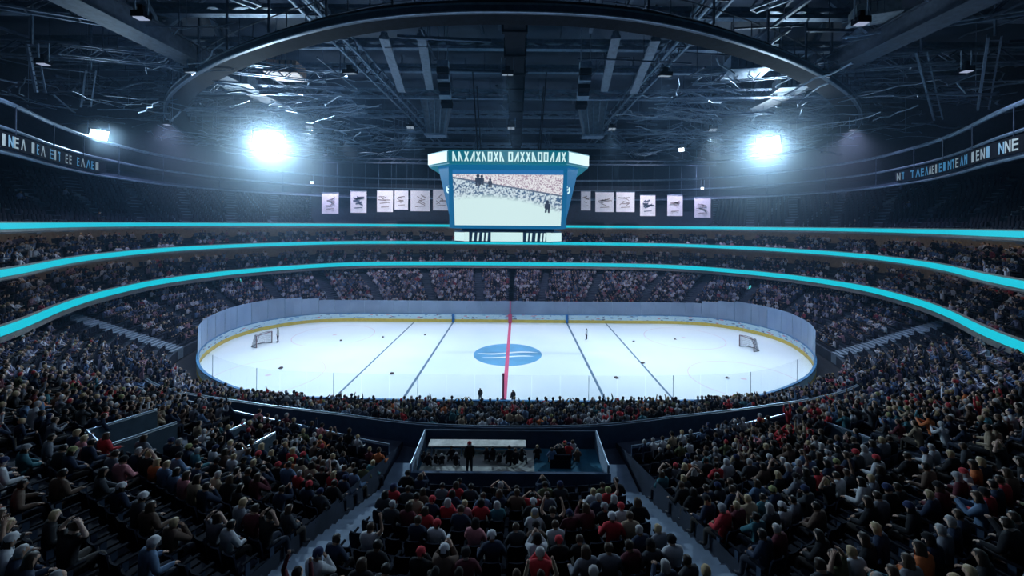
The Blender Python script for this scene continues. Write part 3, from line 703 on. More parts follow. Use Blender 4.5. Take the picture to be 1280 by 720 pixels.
# grey hanging curtain towers beside the central duct
for X, lab in ((-9.5, 'left'), (10.3, 'right')):
    q = MB(); A = [(X-1.9, 50, 29), (X+1.9, 50, 29), (X+1.9, 52, 29), (X-1.9, 52, 29)]; B = [(X-1.0, 50.3, 24.4), (X+1.1, 50.3, 24.4), (X+1.1, 51.6, 24.4), (X-1.0, 51.6, 24.4)]
    for k in range(4): q.quad(A[k], A[(k+1) % 4], B[(k+1) % 4], B[k])
    q.poly(B); q.poly(A[::-1])
    root = tag(q.build('rigging_tower', mat('grey_cladding', (.17, .21, .28), .7, var=.2)), 'tapered grey rigging tower hanging above the %s of the scoreboard' % lab, 'tower')
    g = MB()
    for k in range(5): g.bar((X-1.9+k*.9, 49.95, 29), (X-1.0+k*.5, 50.2, 24.4), .12)
    g.box((X, 50.5, 24.3), (2.6, 1.6, .25)); g.build('ribs', M_STEEL2, root)
    for dx, (y, lx) in ((-3.2, (40, -1)), (3.4, (34, 1))): pass
# slanting columns
for (a, b, lab) in ((W(525, 45, 15), W(536, 112, 14), 'left of centre, nearer the duct'), (W(478, 48, 15), W(501, 115, 14), 'left of centre, nearer the long truss'), (W(768, 45, 15), W(754, 112, 14), 'right of centre, nearer the duct'), (W(818, 48, 15), W(790, 115, 14), 'right of centre, nearer the long truss')):
    q = MB(); q.bar(a, b, .75, .3); q.bar(Vector(a)+Vector((0, 0, .2)), Vector(b)+Vector((0, 0, .2)), .5, .5); q.bar(a, (a[0], a[1], 31), .15)
    q.bar(b, (b[0], b[1], 31), .15)
    tag(q.build('roof_strut', mat('strut_grey', (.14, .18, .25), .6, var=.2)), 'slanting slate strut under the roof, '+lab, 'strut')
# speaker arrays beside the duct
for X, lab in ((-5.6, 'left'), (6.6, 'right')):
    root = empty('speaker_array', (X, 33, 22.6), label='hanging line of black speaker boxes %s of the central duct' % lab, cat='speaker')
    for k in range(6):
        q = MB(); yy = k*.14*(k); q.box((0, 1.2+yy*.6, 4.2-k*.55), (1.0, .6, .5), M=Matrix.Rotation(-.1*k, 3, 'X')); q.build('speaker_box', M_BLK if k % 2 else M_STEEL2, root)
    q = MB(); q.tube((-.4, 1.2, 4.4), (-.4, 1.2, 8.2), .04); q.tube((.4, 1.2, 4.4), (.4, 1.2, 8.2), .04); q.build('hanging_cable', M_PALE, root)
# ladder frames at the far corners of the picture
def ladder(a, b, w, label):
    a, b = Vector(a), Vector(b); s = Vector((w/2, 0, 0)); q = MB(); q.bar(a-s, b-s, .14, .3); q.bar(a+s, b+s, .10)
    root = tag(q.build('access_ladder', M_STEEL2), label, 'ladder'); g = MB()
    for k in range(10): p = a.lerp(b, (k+.5)/10); g.bar(p-s, p+s, .07)
    g.build('rungs', M_PALE, root)
    h = MB(); h.bar(a, (a.x, a.y, 31), .12); h.build('hanger', M_STEEL2, root)
ladder(W(38, 60, 13), W(50, 120, 9.8), .7, 'hanging ladder frame at the upper left edge of the roof')
ladder(W(112, 92, 13), W(106, 138, 10), .9, 'hanging ladder frame beside the upper left girder')
ladder(W(1242, 40, 13), W(1228, 132, 9.8), .9, 'hanging ladder frame at the upper right edge of the roof')
ladder(W(1150, 60, 13), W(1172, 145, 10), .8, 'hanging ladder frame beside the upper right girder')
# ducts with bright ends, rooftop units
for (c, d, rz, m_, lab) in ((W(357, 90, 14), (2.6, 2.2, 1.0), .1, mat('pink_lit_panel', (.55, .34, .27), .7), 'tan square roof panel near the left of the oval catwalk'), (W(296, 104, 13.5), (2.6, 2.2, 1.0), .2, mat('pale_panel', (.30, .36, .42), .6), 'pale grey roof unit next to the tan panel'),  # pinkish light on the square panel is put into its base colour
                       (W(930, 80, 14), (3, 2.4, 1.2), -.2, M_STEEL2, 'grey roof unit near the right of the oval catwalk'), (W(985, 103, 13.5), (2.2, 2, 1.0), -.2, mat('pale_panel', (.30, .36, .42), .6), 'pale roof unit at the right of the oval catwalk'), (W(1090, 12, 15), (2.4, 1.6, .8), -.4, mat('pale_panel', (.3, .36, .42), .6), 'pale roof unit by the upper right girder'), (W(170, 30, 15), (2.0, 1.4, .8), .4, mat('pale_panel', (.3, .36, .42), .6), 'pale roof unit by the upper left girder')):
    q = MB(); q.box(c, d, rz); q.box((c[0], c[1], c[2]-d[2]/2-.06), (d[0]*1.12, d[1]*1.12, .12), rz)
    root = tag(q.build('roof_unit', m_), lab, 'roof unit'); g = MB()
    for s in (-1, 1): g.bar((c[0]+s*d[0]*.4, c[1], c[2]), (c[0]+s*d[0]*.4, c[1], 31), .06)
    for k in range(5): g.box((c[0]-d[0]*.4+k*d[0]*.2, c[1]-d[1]/2-.03, c[2]), (.08, .06, d[2]*.9), 0)
    g.build('hanger', M_STEEL, root)
# cable and pipe clutter
g = MB()
for k in range(420):
    sd = rnd.choice((-1, 1)); x = sd*rnd.uniform(16, 46); y = rnd.uniform(30, 66); z = rnd.uniform(23, 27.5)
    pts = [Vector((x, y, z))]; dr = Vector((rnd.uniform(-1, 1), rnd.uniform(-.5, .5), 0)).normalized()
    for i in range(5): pts.append(pts[-1]+dr*rnd.uniform(.5, 1.6)+Vector((rnd.uniform(-.3, .3), rnd.uniform(-.3, .3), rnd.uniform(-.25, .25))))
    g.path(pts, rnd.choice((.03, .045, .07)), 5)
    if k % 5 == 0: g.tube(pts[2], (pts[2].x, pts[2].y, 31), .02, 4)
tag(g.build('cables', M_PALE), 'tangle of pale cables and pipes slung under the roof at both ends', 'cables', kind='stuff')
g = MB()
for k in range(260):
    x = rnd.uniform(-48, 48); y = rnd.uniform(10, 72); z = rnd.uniform(26.5, 30.5); L_ = rnd.uniform(2, 9); v = rnd.choice((0, 1))
    a = (x, y, z); b = (x+(L_ if v else rnd.uniform(-.5, .5)), y+(0 if v else L_), z+rnd.uniform(-.4, .4)); g.bar(a, b, rnd.choice((.06, .12, .22)))
    g.bar(((a[0]+b[0])/2, (a[1]+b[1])/2, z), ((a[0]+b[0])/2, (a[1]+b[1])/2, 31), .05)
tag(g.build('roof_pipes', M_STEEL), 'many dark service pipes and small members below the roof deck', 'pipes', kind='stuff')

# ------------------------------------------------------------------ floodlights
def flood(loc, target, w, label, power, mlamp, name='floodlight', nx=3, ny=2, light=True, group=None, spread=110, size=None, color=(.80, .92, 1)):
    root = empty(name, loc, label=label, cat='floodlight', group=group)
    d = (Vector(target)-Vector(loc)).normalized(); R = d.to_track_quat('-Z', 'Y').to_matrix()
    q = MB(); q.box((0, 0, 0), (w*1.08, w*.78, .3), M=R); p = R @ Vector((0, 0, .3)); q.box(p, (w*.4, w*.3, .4), M=R); q.build('housing', M_BLK, root)
    q = MB(); cw, chh = w/nx, w*.72/ny
    for i in range(nx):
        for j in range(ny):
            c = R @ Vector((-w/2+cw*(i+.5), -w*.36+chh*(j+.5), -.17)); q.box(c, (cw*.86, chh*.86, .04), M=R)
    q.build('lens', mlamp, root)
    q = MB()
    for s in (-1, 1): q.tube(R @ Vector((s*w*.56, 0, 0)), (R @ Vector((s*w*.56, 0, 0)))+Vector((0, 0, max(.6, 31-loc[2] if w > 1.5 else 1.2))), .04, 6)
    q.build('bracket', M_STEEL2, root)
    if light:
        ld = bpy.data.lights.new(name+'_light', 'AREA'); ld.shape = 'DISK'; ld.size = size or w; ld.energy = power; ld.color = color; ld.spread = math.radians(spread)
        lo = bpy.data.objects.new(name+'_light', ld); COL.objects.link(lo); lo.location = Vector(loc)+d*.25; lo.rotation_euler = R.to_euler()
    return root
HAZE = True
flood((-27.9, 46, 22.4), (-3, 18, 8), 2.9, 'big blazing floodlight bank at the left under the roof', 4200, M_LAMP, light=True, spread=120, color=(.50, .76, 1))
flood((29.7, 46, 22.6), (3, 18, 8), 2.3, 'big blazing floodlight bank at the right under the roof', 2900, M_LAMP, light=True, spread=120, color=(.50, .76, 1))
flood((-39.0, 38, 21.4), (-10, 25, 8), 1.3, 'smaller bright floodlight near the upper left ribbon display', 500, emis('flood_soft', (.7, .9, 1), 14), light=True, spread=120, color=(.50, .76, 1))
flood((24.2, 57, 24.0), (0, 20, 8), .7, 'tiny lit lamp left of the right floodlight bank', 0, emis('flood_small', (.8, .92, 1), 6), light=False)
flood((-29, 58, 19.0), (0, 20, 8), .4, 'tiny lit lamp above the leftmost banner', 0, emis('flood_small', (.8, .92, 1), 6), light=False)
flood((28.6, 60, 18.8), (0, 20, 8), .4, 'tiny lit lamp above the rightmost banner', 0, emis('flood_small', (.8, .92, 1), 6), light=False)
k = 0
for X in (-24, -12, 0, 12, 24):
    for Y, nm in ((32, 'near'), (50, 'far')):
        flood((X*1.05, Y, 25.3), (X, 41+(Y-41)*.35, 0), .9, '', 455, emis('ice_lamp_lens', (.2, .26, .34), 1), 'ice_floodlight', 2, 2, True, spread=72, size=.9, color=(.74, .89, 1))
        lo = [o for o in COL.objects if o.name.startswith('ice_floodlight') and o.type == 'EMPTY'][-1]
        lo['label'] = 'small lamp aimed down at the ice from the %s side of the roof, %s' % (nm, {-24: 'far left', -12: 'left', 0: 'middle', 12: 'right', 24: 'far right'}[X]); lo['group'] = 'ice lamps under the roof'
for X, sd in ((-22, 'left'), (23, 'right')):  # fill lamps added to brighten the banners
    flood((X, 52, 23.5), (X*.8, 62, 16.3), .5, 'small lamp aimed at the white banners, %s of the scoreboard' % sd, 420, emis('fill_lens', (.3, .35, .5), 1.0), 'banner_fill_lamp', 1, 1, True, spread=85, size=.8, color=(.86, .88, 1))
# dim fill lamps added over the stands to brighten the crowd
k = 0
for (X, Y, e, c) in ((-18, 20, 165, (.50, .66, 1)), (18, 20, 165, (.50, .66, 1)), (0, 11, 115, (.50, .66, 1)), (-36, 42, 520, (.65, .66, 1)), (36, 42, 520, (.65, .66, 1)), (-28, 60, 1150, (.68, .66, 1)), (28, 60, 1150, (.68, .66, 1)), (0, 61, 1300, (.68, .66, 1)), (-30, 26, 160, (.6, .68, 1)), (30, 26, 160, (.6, .68, 1))):
    z = 23.5
    flood((X, Y, z), (X*1.0, Y+.01, 0), .6, 'dim house lamp under the roof, %s' % ['over the near left stand', 'over the near right stand', 'above the front centre rows', 'over the left stand', 'over the right stand', 'over the far left corner', 'over the far right corner', 'over the far centre stand', 'over the left end corner', 'over the right end corner'][k], e, emis('fill_lens', (.3, .35, .5), 1.0), 'fill_lamp', 1, 1, True, spread=130, size=1.5, color=c); k += 1

# ------------------------------------------------------------------ people: skeletons
def pose(kind, r):
    J = {}; lean = r.uniform(-.02, .08); dz = 0
    if kind == 'standing':
        J.update(pel=(0, 0, .93), sp=(0, .01, 1.12), ch=(0, .0, 1.34), ne=(0, .01, 1.50), hd=(0, .03, 1.60), ht=(0, .02, 1.71))
        for s, n in ((-1, 'l'), (1, 'r')):
            J['sh'+n] = (s*.18, 0, 1.42); J['hp'+n] = (s*.09, 0, .88); J['kn'+n] = (s*.11, .03, .48); J['an'+n] = (s*.12, -.01, .09); J['to'+n] = (s*.14, .16, .04)
            J['el'+n] = (s*.24, -.03, 1.14); J['wr'+n] = (s*.23, .10, .90)
        return J
    dy = lean
    J.update(pel=(0, -.02, .52), sp=(0, -.02+dy*.3, .72), ch=(0, dy*.8, .94), ne=(0, .03+dy, 1.10), hd=(0, .06+dy*1.3, 1.21), ht=(0, .05+dy*1.3, 1.32))
    for s, n in ((-1, 'l'), (1, 'r')):
        J['sh'+n] = (s*.18, dy, 1.03); J['hp'+n] = (s*.10, .02, .50); J['kn'+n] = (s*r.uniform(.11, .2), .42, .52); J['an'+n] = (J['kn'+n][0], .44, .10); J['to'+n] = (J['kn'+n][0]+s*.02, .60, .05)
        a = kind
        if a == 'mixed': a = 'lap' if s < 0 else 'cheer'
        if a == 'lap': J['el'+n] = (s*.26, .10+dy, .78); J['wr'+n] = (s*.11, .30+dy, .68)
        elif a == 'cheer': J['el'+n] = (s*.34, .06+dy, 1.20); J['wr'+n] = (s*.27, .10+dy, 1.46)
        elif a == 'head': J['el'+n] = (s*.36, .04+dy, 1.13); J['wr'+n] = (s*.16, .04+dy, 1.32)
        elif a == 'phone': J['el'+n] = (s*.24, .24+dy, .92); J['wr'+n] = (s*.07, .34+dy, 1.14)
        elif a == 'armrest': J['el'+n] = (s*.31, .02+dy, .78); J['wr'+n] = (s*.27, .28+dy, .74)
        elif a == 'clap': J['el'+n] = (s*.27, .16+dy, .86); J['wr'+n] = (s*.05, .36+dy, .98)
        elif a == 'chin': J['el'+n] = (s*.2, .30+dy, .74); J['wr'+n] = (s*.06, .22+dy, 1.04) if s > 0 else (s*.10, .36+dy, .70)
    if kind == 'lean': pass
    return J
BONES = [('pel','sp','torso'),('sp','ch','torso'),('ch','ne','torso'),('ne','hd','head'),('hd','ht','head')]
for n in 'lr': BONES += [('ch','sh'+n,'torso'),('sh'+n,'el'+n,'arm'),('el'+n,'wr'+n,'arm'),('pel','hp'+n,'hip'),('hp'+n,'kn'+n,'leg'),('kn'+n,'an'+n,'leg'),('an'+n,'to'+n,'foot')]
RAD = dict(pel=(.15,.12), sp=(.145,.11), ch=(.16,.115), ne=(.055,.055), hd=(.085,.10), ht=(.07,.085))
for n in 'lr': RAD.update({'sh'+n:(.075,.075),'el'+n:(.05,.05),'wr'+n:(.032,.032),'hp'+n:(.10,.10),'kn'+n:(.065,.065),'an'+n:(.042,.042),'to'+n:(.04,.03)})

def body_mesh(J):
    names = list(J); idx = {n: i for i, n in enumerate(names)}; V = [Vector(J[n]) for n in names]; R_ = [RAD[n] for n in names]; E = [(idx[a], idx[b]) for a, b, _ in BONES]; lab = [c for _, _, c in BONES]
    for s, n in ((-1, 'l'), (1, 'r')):
        e, w = Vector(J['el'+n]), Vector(J['wr'+n]); d = (w-e).normalized(); side = d.cross(Vector((0, 0, 1)))
        side = side.normalized() if side.length > .1 else Vector((1, 0, 0)); curl = side.cross(d).normalized()*-1
        pal = len(V); V.append(w+d*.07); R_.append((.036, .018)); E.append((idx['wr'+n], pal)); lab.append('hand')
        for k, (off, ln) in enumerate(((-.030, .060), (-.010, .072), (.010, .068), (.030, .052))):
            a = len(V); V.append(w+d*.085+side*off); R_.append((.010, .010)); E.append((pal, a)); lab.append('hand')
            V.append(w+d*(.085+ln*.55)+side*off*1.15+curl*.012); R_.append((.009, .009)); E.append((a, a+1)); lab.append('hand')
            V.append(w+d*(.085+ln*.85)+side*off*1.2+curl*.035); R_.append((.008, .008)); E.append((a+1, a+2)); lab.append('hand')
        a = len(V); V.append(w+d*.035-side*.038*s*-1); R_.append((.012, .012)); E.append((idx['wr'+n], a)); lab.append('hand')
        V.append(w+d*.07-side*.058*s*-1+curl*.015); R_.append((.010, .010)); E.append((a, a+1)); lab.append('hand')
    h = Vector(J['hd']); a = len(V); V.append(h+Vector((0, .112, .01))); R_.append((.016, .02)); E.append((idx['hd'], a)); lab.append('face')
    for s in (-1, 1): a = len(V); V.append(h+Vector((s*.092, .0, .015))); R_.append((.012, .024)); E.append((idx['hd'], a)); lab.append('face')
    me = bpy.data.meshes.new('sk'); me.from_pydata([tuple(v) for v in V], E, []); o = bpy.data.objects.new('sk', me); COL.objects.link(o)
    o.modifiers.new('skin', 'SKIN'); sv = me.skin_vertices[0].data
    for i, rr in enumerate(R_): sv[i].radius = rr
    sv[0].use_root = True
    o.modifiers['skin'].use_smooth_shade = True
    ss = o.modifiers.new('sub', 'SUBSURF'); ss.levels = 1
    dg = bpy.context.evaluated_depsgraph_get(); dg.update(); ev = o.evaluated_get(dg); m2 = bpy.data.meshes.new_from_object(ev)
    bpy.data.objects.remove(o)
    VV = np.array([v.co[:] for v in m2.vertices]); 
    P0 = np.array([V[a][:] for a, b in E]); P1 = np.array([V[b][:] for a, b in E]); D = P1-P0
    faces = [tuple(p.vertices) for p in m2.polygons]; ctr = np.array([VV[list(f)].mean(0) for f in faces])
    t = np.clip(((ctr[:, None]-P0[None])*D[None]).sum(2)/(D*D).sum(1)[None], 0, 1)
    dist = np.linalg.norm(ctr[:, None]-(P0[None]+t[..., None]*D[None]), axis=2)
    rmean = np.array([(sum(R_[a])+sum(R_[b]))/4 for a, b in E]); best = (dist-rmean[None]*.9).argmin(1)
    cls = [lab[i] for i in best]
    nrm = np.array([v.normal[:] for v in m2.vertices])
    return m2, VV, faces, ctr, cls, nrm
def sub_shell(VV, faces, nrm, keep, infl, name, fn=None):
    fs = [faces[i] for i in keep]; used = sorted({v for f in fs for v in f}); mp = {v: i for i, v in enumerate(used)}
    pts = []
    for v in used:
        p = VV[v]+nrm[v]*infl
        if fn: p = fn(p)
        pts.append(tuple(p))
    me = bpy.data.meshes.new(name); me.from_pydata(pts, [], [tuple(mp[v] for v in f) for f in fs]); me.polygons.foreach_set('use_smooth', [True]*len(fs)); me.update(); return me
M_PERS = {k: objcolor_mat(k, r_) for k, r_ in (('skin_tone', .6), ('garment_cloth', .85), ('trouser_cloth', .85), ('hair_strands', .55), ('knit_cap_wool', .95), ('shoe_leather', .5))}
KINDS = ['lap', 'armrest', 'head', 'phone', 'clap', 'chin', 'mixed', 'cheer', 'lap', 'armrest', 'standing']
POSETXT = dict(lap='hands in lap', armrest='arms on the armrests', head='hands behind head', phone='hands raised to face', clap='clapping', chin='hand on chin', mixed='one arm raised', cheer='both arms raised', standing='standing')
PROT = []
for i, kd in enumerate(KINDS):
    J = pose(kd, random.Random(i+3)); me, VV, faces, ctr, cls, nrm = body_mesh(J)
    me.materials.clear(); me.materials.append(M_PERS['skin_tone'])
    hd = np.array(J['hd'])
    jk = [k for k, c in enumerate(cls) if c in ('torso', 'arm', 'hip') and ctr[k][2] < J['ne'][2]+.02]
    tr_ = [k for k, c in enumerate(cls) if c in ('leg', 'hip')]
    sh = [k for k, c in enumerate(cls) if c == 'foot']
    hr = [k for k, c in enumerate(cls) if c in ('head', 'face') and ctr[k][2] > hd[2]-.06 and (ctr[k][2] > hd[2]+.055 or ctr[k][1] < hd[1]+.02)]
    cp = [k for k, c in enumerate(cls) if c in ('head', 'face') and ctr[k][2] > hd[2]+.02]
    P = dict(kind=kd, body=me, jacket=sub_shell(VV, faces, nrm, jk, .022, 'jacket'), trousers=sub_shell(VV, faces, nrm, tr_, .014, 'trousers'), shoe_l=sub_shell(VV, faces, nrm, [k for k in sh if ctr[k][0] < 0], .012, 'shoe'), shoe_r=sub_shell(VV, faces, nrm, [k for k in sh if ctr[k][0] >= 0], .012, 'shoe'))
    P['hair'] = sub_shell(VV, faces, nrm, hr, .016, 'hair')
    def longer(p, hd=hd):
        p = p.copy()
        if p[2] < hd[2]+.03: p[2] -= .20*min(1, (hd[2]+.03-p[2])/.07); p[1] -= .02; p[0] *= 1.08
        return p
    P['long_hair'] = sub_shell(VV, faces, nrm, hr, .022, 'long_hair', longer)
    P['cap'] = sub_shell(VV, faces, nrm, cp, .026, 'knit_cap')
    for k, mm in (('jacket', 'garment_cloth'), ('trousers', 'trouser_cloth'), ('shoe_l', 'shoe_leather'), ('shoe_r', 'shoe_leather'), ('hair', 'hair_strands'), ('long_hair', 'hair_strands'), ('cap', 'knit_cap_wool')): P[k].materials.append(M_PERS[mm])
    PROT.append(P)
JCOL = [('black',(.010,.011,.015),20),('navy',(.016,.026,.055),18),('charcoal',(.04,.045,.055),12),('maroon',(.085,.018,.028),6),('grey',(.14,.15,.18),9),('white',(.46,.47,.50),9),('red',(.42,.03,.04),6),('orange',(.50,.14,.05),2),('brown',(.10,.065,.05),7),('tan',(.30,.23,.16),4),('teal',(.04,.13,.16),3),('pink',(.50,.20,.22),2),('slate',(.10,.16,.26),5),('olive',(.10,.11,.06),2)]
HCOL = [('black',(.012,.010,.010),8),('brown',(.06,.038,.026),9),('chestnut',(.03,.02,.015),8),('blond',(.40,.30,.17),4),('grey',(.34,.33,.33),4)]
CCOL = [('red',(.42,.04,.05),3),('white',(.5,.5,.52),3),('navy',(.02,.03,.08),3),('olive',(.26,.27,.12),1),('grey',(.25,.26,.28),2),('black',(.012,.012,.015),3)]
SKIN = [(.52,.34,.26),(.44,.28,.21),(.60,.42,.34),(.24,.14,.10),(.36,.22,.16)]
def pick(r, T): 
    s = sum(t[2] for t in T); x = r.uniform(0, s)
    for t in T:
        x -= t[2]
        if x <= 0: return t
    return T[-1]
TCOL = [(.012,.018,.035),(.010,.010,.014),(.02,.025,.04),(.04,.036,.034)]
def add_person(loc, rz, r, P, tail, group, scale=1.0, jcol=None, body_name='person', extra=''):
    o = bpy.data.objects.new(body_name, P['body']); COL.objects.link(o); o.location = loc; o.rotation_euler = (0, 0, rz); o.scale = (scale,)*3
    o.color = (*r.choice(SKIN), 1)
    jn = jcol or pick(r, JCOL); hn = pick(r, HCOL); cap = r.random() < .3; cn = pick(r, CCOL)
    def ch(name, me, col):
        c = bpy.data.objects.new(name, me); COL.objects.link(c); c.parent = o; c.color = (*col, 1)
    ch('jacket', P['jacket'], jn[1]); ch('trousers', P['trousers'], r.choice(TCOL)); ch('shoe', P['shoe_l'], (.03, .03, .04)); ch('shoe', P['shoe_r'], (.03, .03, .04))
    lng = r.random() < .35
    ch('long_hair' if lng else 'hair', P['long_hair' if lng else 'hair'], hn[1])
    if cap: ch('knit_cap', P['cap'], cn[1])
    head = ('%s cap' % cn[0]) if cap else ('%s hair' % hn[0])
    o['label'] = 'person in %s jacket, %s, %s' % (jn[0], head, tail) if len(tail) < 60 else 'person in %s jacket, %s' % (jn[0], tail); o['category'] = 'person'
    if group: o['group'] = group
    return o
# seat as a thing
def seat_meshes():
    q = MB(); n = 6
    rows = [(-.20, .46, .21), (-.235, .62, .225), (-.26, .80, .215), (-.275, .88, .17)]
    for th in (0, .035):
        for a, b in zip(rows[:-1], rows[1:]):
            for k in range(n):
                f = lambda r, k: (-r[2]+2*r[2]*k/n, r[0]-th-.03*(1-abs(2*k/n-1)**2), r[1])
                q.quad(f(a, k), f(a, k+1), f(b, k+1), f(b, k))
    for r_ in (rows[0], rows[-1]):
        for k in range(n): f = lambda th, k: (-r_[2]+2*r_[2]*k/n, r_[0]-th-.03*(1-abs(2*k/n-1)**2), r_[1]); q.quad(f(0, k), f(0, k+1), f(.035, k+1), f(.035, k))
    for a, b in zip(rows[:-1], rows[1:]):
        for s in (-1, 1): q.quad((s*a[2], a[0], a[1]), (s*b[2], b[0], b[1]), (s*b[2], b[0]-.035, b[1]), (s*a[2], a[0]-.035, a[1]))
    back = q
    p = MB(); p.box((0, .0, .40), (.43, .40, .05)); p.box((0, .19, .385), (.40, .05, .06))
    l = MB(); l.box((-.255, -.05, .3), (.035, .10, .6)); l.box((.255, -.05, .3), (.035, .10, .6)); l.box((0, -.05, .34), (.5, .05, .05))
    a = MB(); a.box((-.255, .0, .615), (.05, .34, .035)); a2 = MB(); a2.box((.255, 0, .615), (.05, .34, .035))
    return back, p, l, a, a2
sb_, sp_, sl_, sa_, sa2_ = seat_meshes()
seat0 = empty('stadium_seat', (0, 0, 0)); 
sb_.build('backrest', M_SEAT, seat0); sp_.build('seat_pan', M_SEAT, seat0); sl_.build('frame', M_STEEL, seat0); sa_.build('armrest', M_BLK, seat0); sa2_.build('armrest', M_BLK, seat0)

# ------------------------------------------------------------------ seat positions
SEATS = []   # x,y,z,rz,section,row,block,seatno,dist
def blockname(u, s):
    sd = 'left' if s < 0 else 'right'
    if u < 1.05: return '%s half of centre' % ('left' if s < 0 else 'right')
    if u < 2.75: return '%s inner block' % sd
    if u < 4.0: return '%s middle block' % sd
    return '%s outer block' % sd
for sgn in (-1, 1):
    for (u0, u1, N) in SECT:
        for j in range(N):
            t = (j+.42)/N
            if u0 < 2 and j in (8, 9): continue
            us = np.linspace(u0, u1, 300); pts = np.array([PT(u, t) for u in us]); seg_ = np.linalg.norm(np.diff(pts[:, :2], axis=0), axis=1); cu = np.concatenate([[0], np.cumsum(seg_)])
            s = .28; cnt = 0
            while s < cu[-1]-.2:
                u = np.interp(s, cu, us); x, y = np.interp(s, cu, pts[:, 0]), np.interp(s, cu, pts[:, 1]); s += .50
                if in_aisle(x, y, t, u): cnt = 0; continue
                if u0 == 0 and u < 1.19 and 8 <= j < 12: continue
                if any((sgn*x-vx)**2+(y-vy)**2 < rr*rr for vx, vy, rr in ((-12.8, 14.3, 1.3), (-10.4, 16.2, 1.0), (14.6, 16.8, 1.0))): continue
                cnt += 1; z = z_step(min(u, 1.18) if u1 == 1.19 else max(u, 1.19), j, N)
                x2, y2, _ = PT(u, max(0, t-.02)); i2 = min(len(us)-2, max(0, np.searchsorted(us, u)-1)); tx, ty = pts[i2+1][:2]-pts[i2][:2]
                # face perpendicular to the row, towards the ice
                nx, ny = -ty, tx
                if nx*(x2-x)+ny*(y2-y) < 0: nx, ny = -nx, -ny
                rz = math.atan2(ny, nx*sgn)-PI/2
                empt = 0
                if abs(u-7.1) < .38 and N == 9: empt = 1
                SEATS.append((sgn*x+SHX(y), y, z, rz, u, j, sgn, cnt, N, empt))
UP = []
for i, (fz, rise, nr) in enumerate(TIERS):
    for j in range(nr):
        P = RING+NRM*(.12+(j+.45)*.85); seg_ = np.linalg.norm(np.diff(P, axis=0), axis=1); cu = np.concatenate([[0], np.cumsum(seg_)]); s = .3
        step = .56 if i < 2 else .6
        while s < cu[-1]:
            x, y = np.interp(s, cu, P[:, 0]), np.interp(s, cu, P[:, 1]); nx, ny = np.interp(s, cu, NRM[:, 0]), np.interp(s, cu, NRM[:, 1]); s0 = s; s += step
            # aisles by angle
            base = np.interp(s0/cu[-1], [0, 1], [0, 40]); 
            if abs(base-round(base)) < .11: continue
            if i == 2 and y > 55 and abs(x) < 33: continue
            if y < 2: continue
            UP.append((x, y, fz+j*rise, math.atan2(-ny, -nx)-PI/2, i, j))

def occ(x, y, u, j, r):
    v = .88
    if u < 4.8:
        v = .80
        if y < 13: v = .62
        if y < 13 and x < -5: v = .42
        if x < -14 and y < 15: v = .5
        if u < 1.19 and j == 12: v = 0
        if u < 1.19 and j == 13: v = .25
        if u < 1.19 and j == 14: v = .6
    return r.random() < v
ro = random.Random(77)
people = []; seats_all = []
for S in SEATS:
    x, y, z, rz, u, j, sgn, cnt, N, empt = S
    seats_all.append((x, y, z, rz, S))
    if not empt and occ(x, y, u, j, ro): people.append((x, y, z, rz, S))
def inframe(x, y, z, m=15):
    p = px_of(x, y, z+.9); return -m < p[0] < 1280+m and -m < p[1] < 735
near_p = sorted([p for p in people if inframe(*p[:3])], key=lambda p: (p[0]-.9)**2+p[1]**2+(p[2]+1-13.2)**2)[:290]
near_s = sorted([p for p in seats_all if inframe(*p[:3])], key=lambda p: (p[0]-.9)**2+p[1]**2+(p[2]+1-13.2)**2)[:300]
NPset = {id(p) for p in near_p}; NSset = {id(p) for p in near_s}
NUMW = 'first second third fourth fifth sixth seventh eighth ninth tenth eleventh twelfth thirteenth fourteenth fifteenth sixteenth seventeenth eighteenth nineteenth twentieth'.split(); NUMW += ['twenty-'+w for w in NUMW[:9]]+['thirtieth']+['thirty-'+w for w in NUMW[:9]]
ORD = ['first', 'second', 'third', 'fourth', 'fifth', 'sixth', 'seventh', 'eighth', 'ninth', 'tenth', 'eleventh', 'twelfth', 'thirteenth', 'fourteenth', 'fifteenth', 'sixteenth', 'seventeenth', 'eighteenth', 'nineteenth', 'twentieth']
def ordn(n): return ORD[n] if n < 20 else 'seat %d' % (n+1)
def where(S):
    row = 25-S[5] if S[8] == 26 else S[8]-1-S[5]
    return '%s seat, %s row from back, %s' % (NUMW[S[7]-1], NUMW[row], blockname(S[4], S[6]).replace(' block', ' block'))
rp = random.Random(21)
for p in near_p:
    x, y, z, rz, S = p; k = rp.choices(range(len(PROT)-1), [6, 6, .8, 1.2, 2, 3, .6, .2, 6, 6])[0]; P = PROT[k]
    add_person((x, y, z+.0), rz+rp.uniform(-.25, .25), rp, P, where(S), 'seated spectators nearest the viewer', scale=rp.uniform(.87, .98))
first = True
for p in near_s:
    x, y, z, rz, S = p
    o = seat0 if first else copy_tree(seat0); first = False
    o.location = (x, y, z); o.rotation_euler = (0, 0, rz); o['label'] = 'dark navy stadium seat, '+where(S); o['category'] = 'seat'; o['group'] = 'stadium seats nearest the viewer'

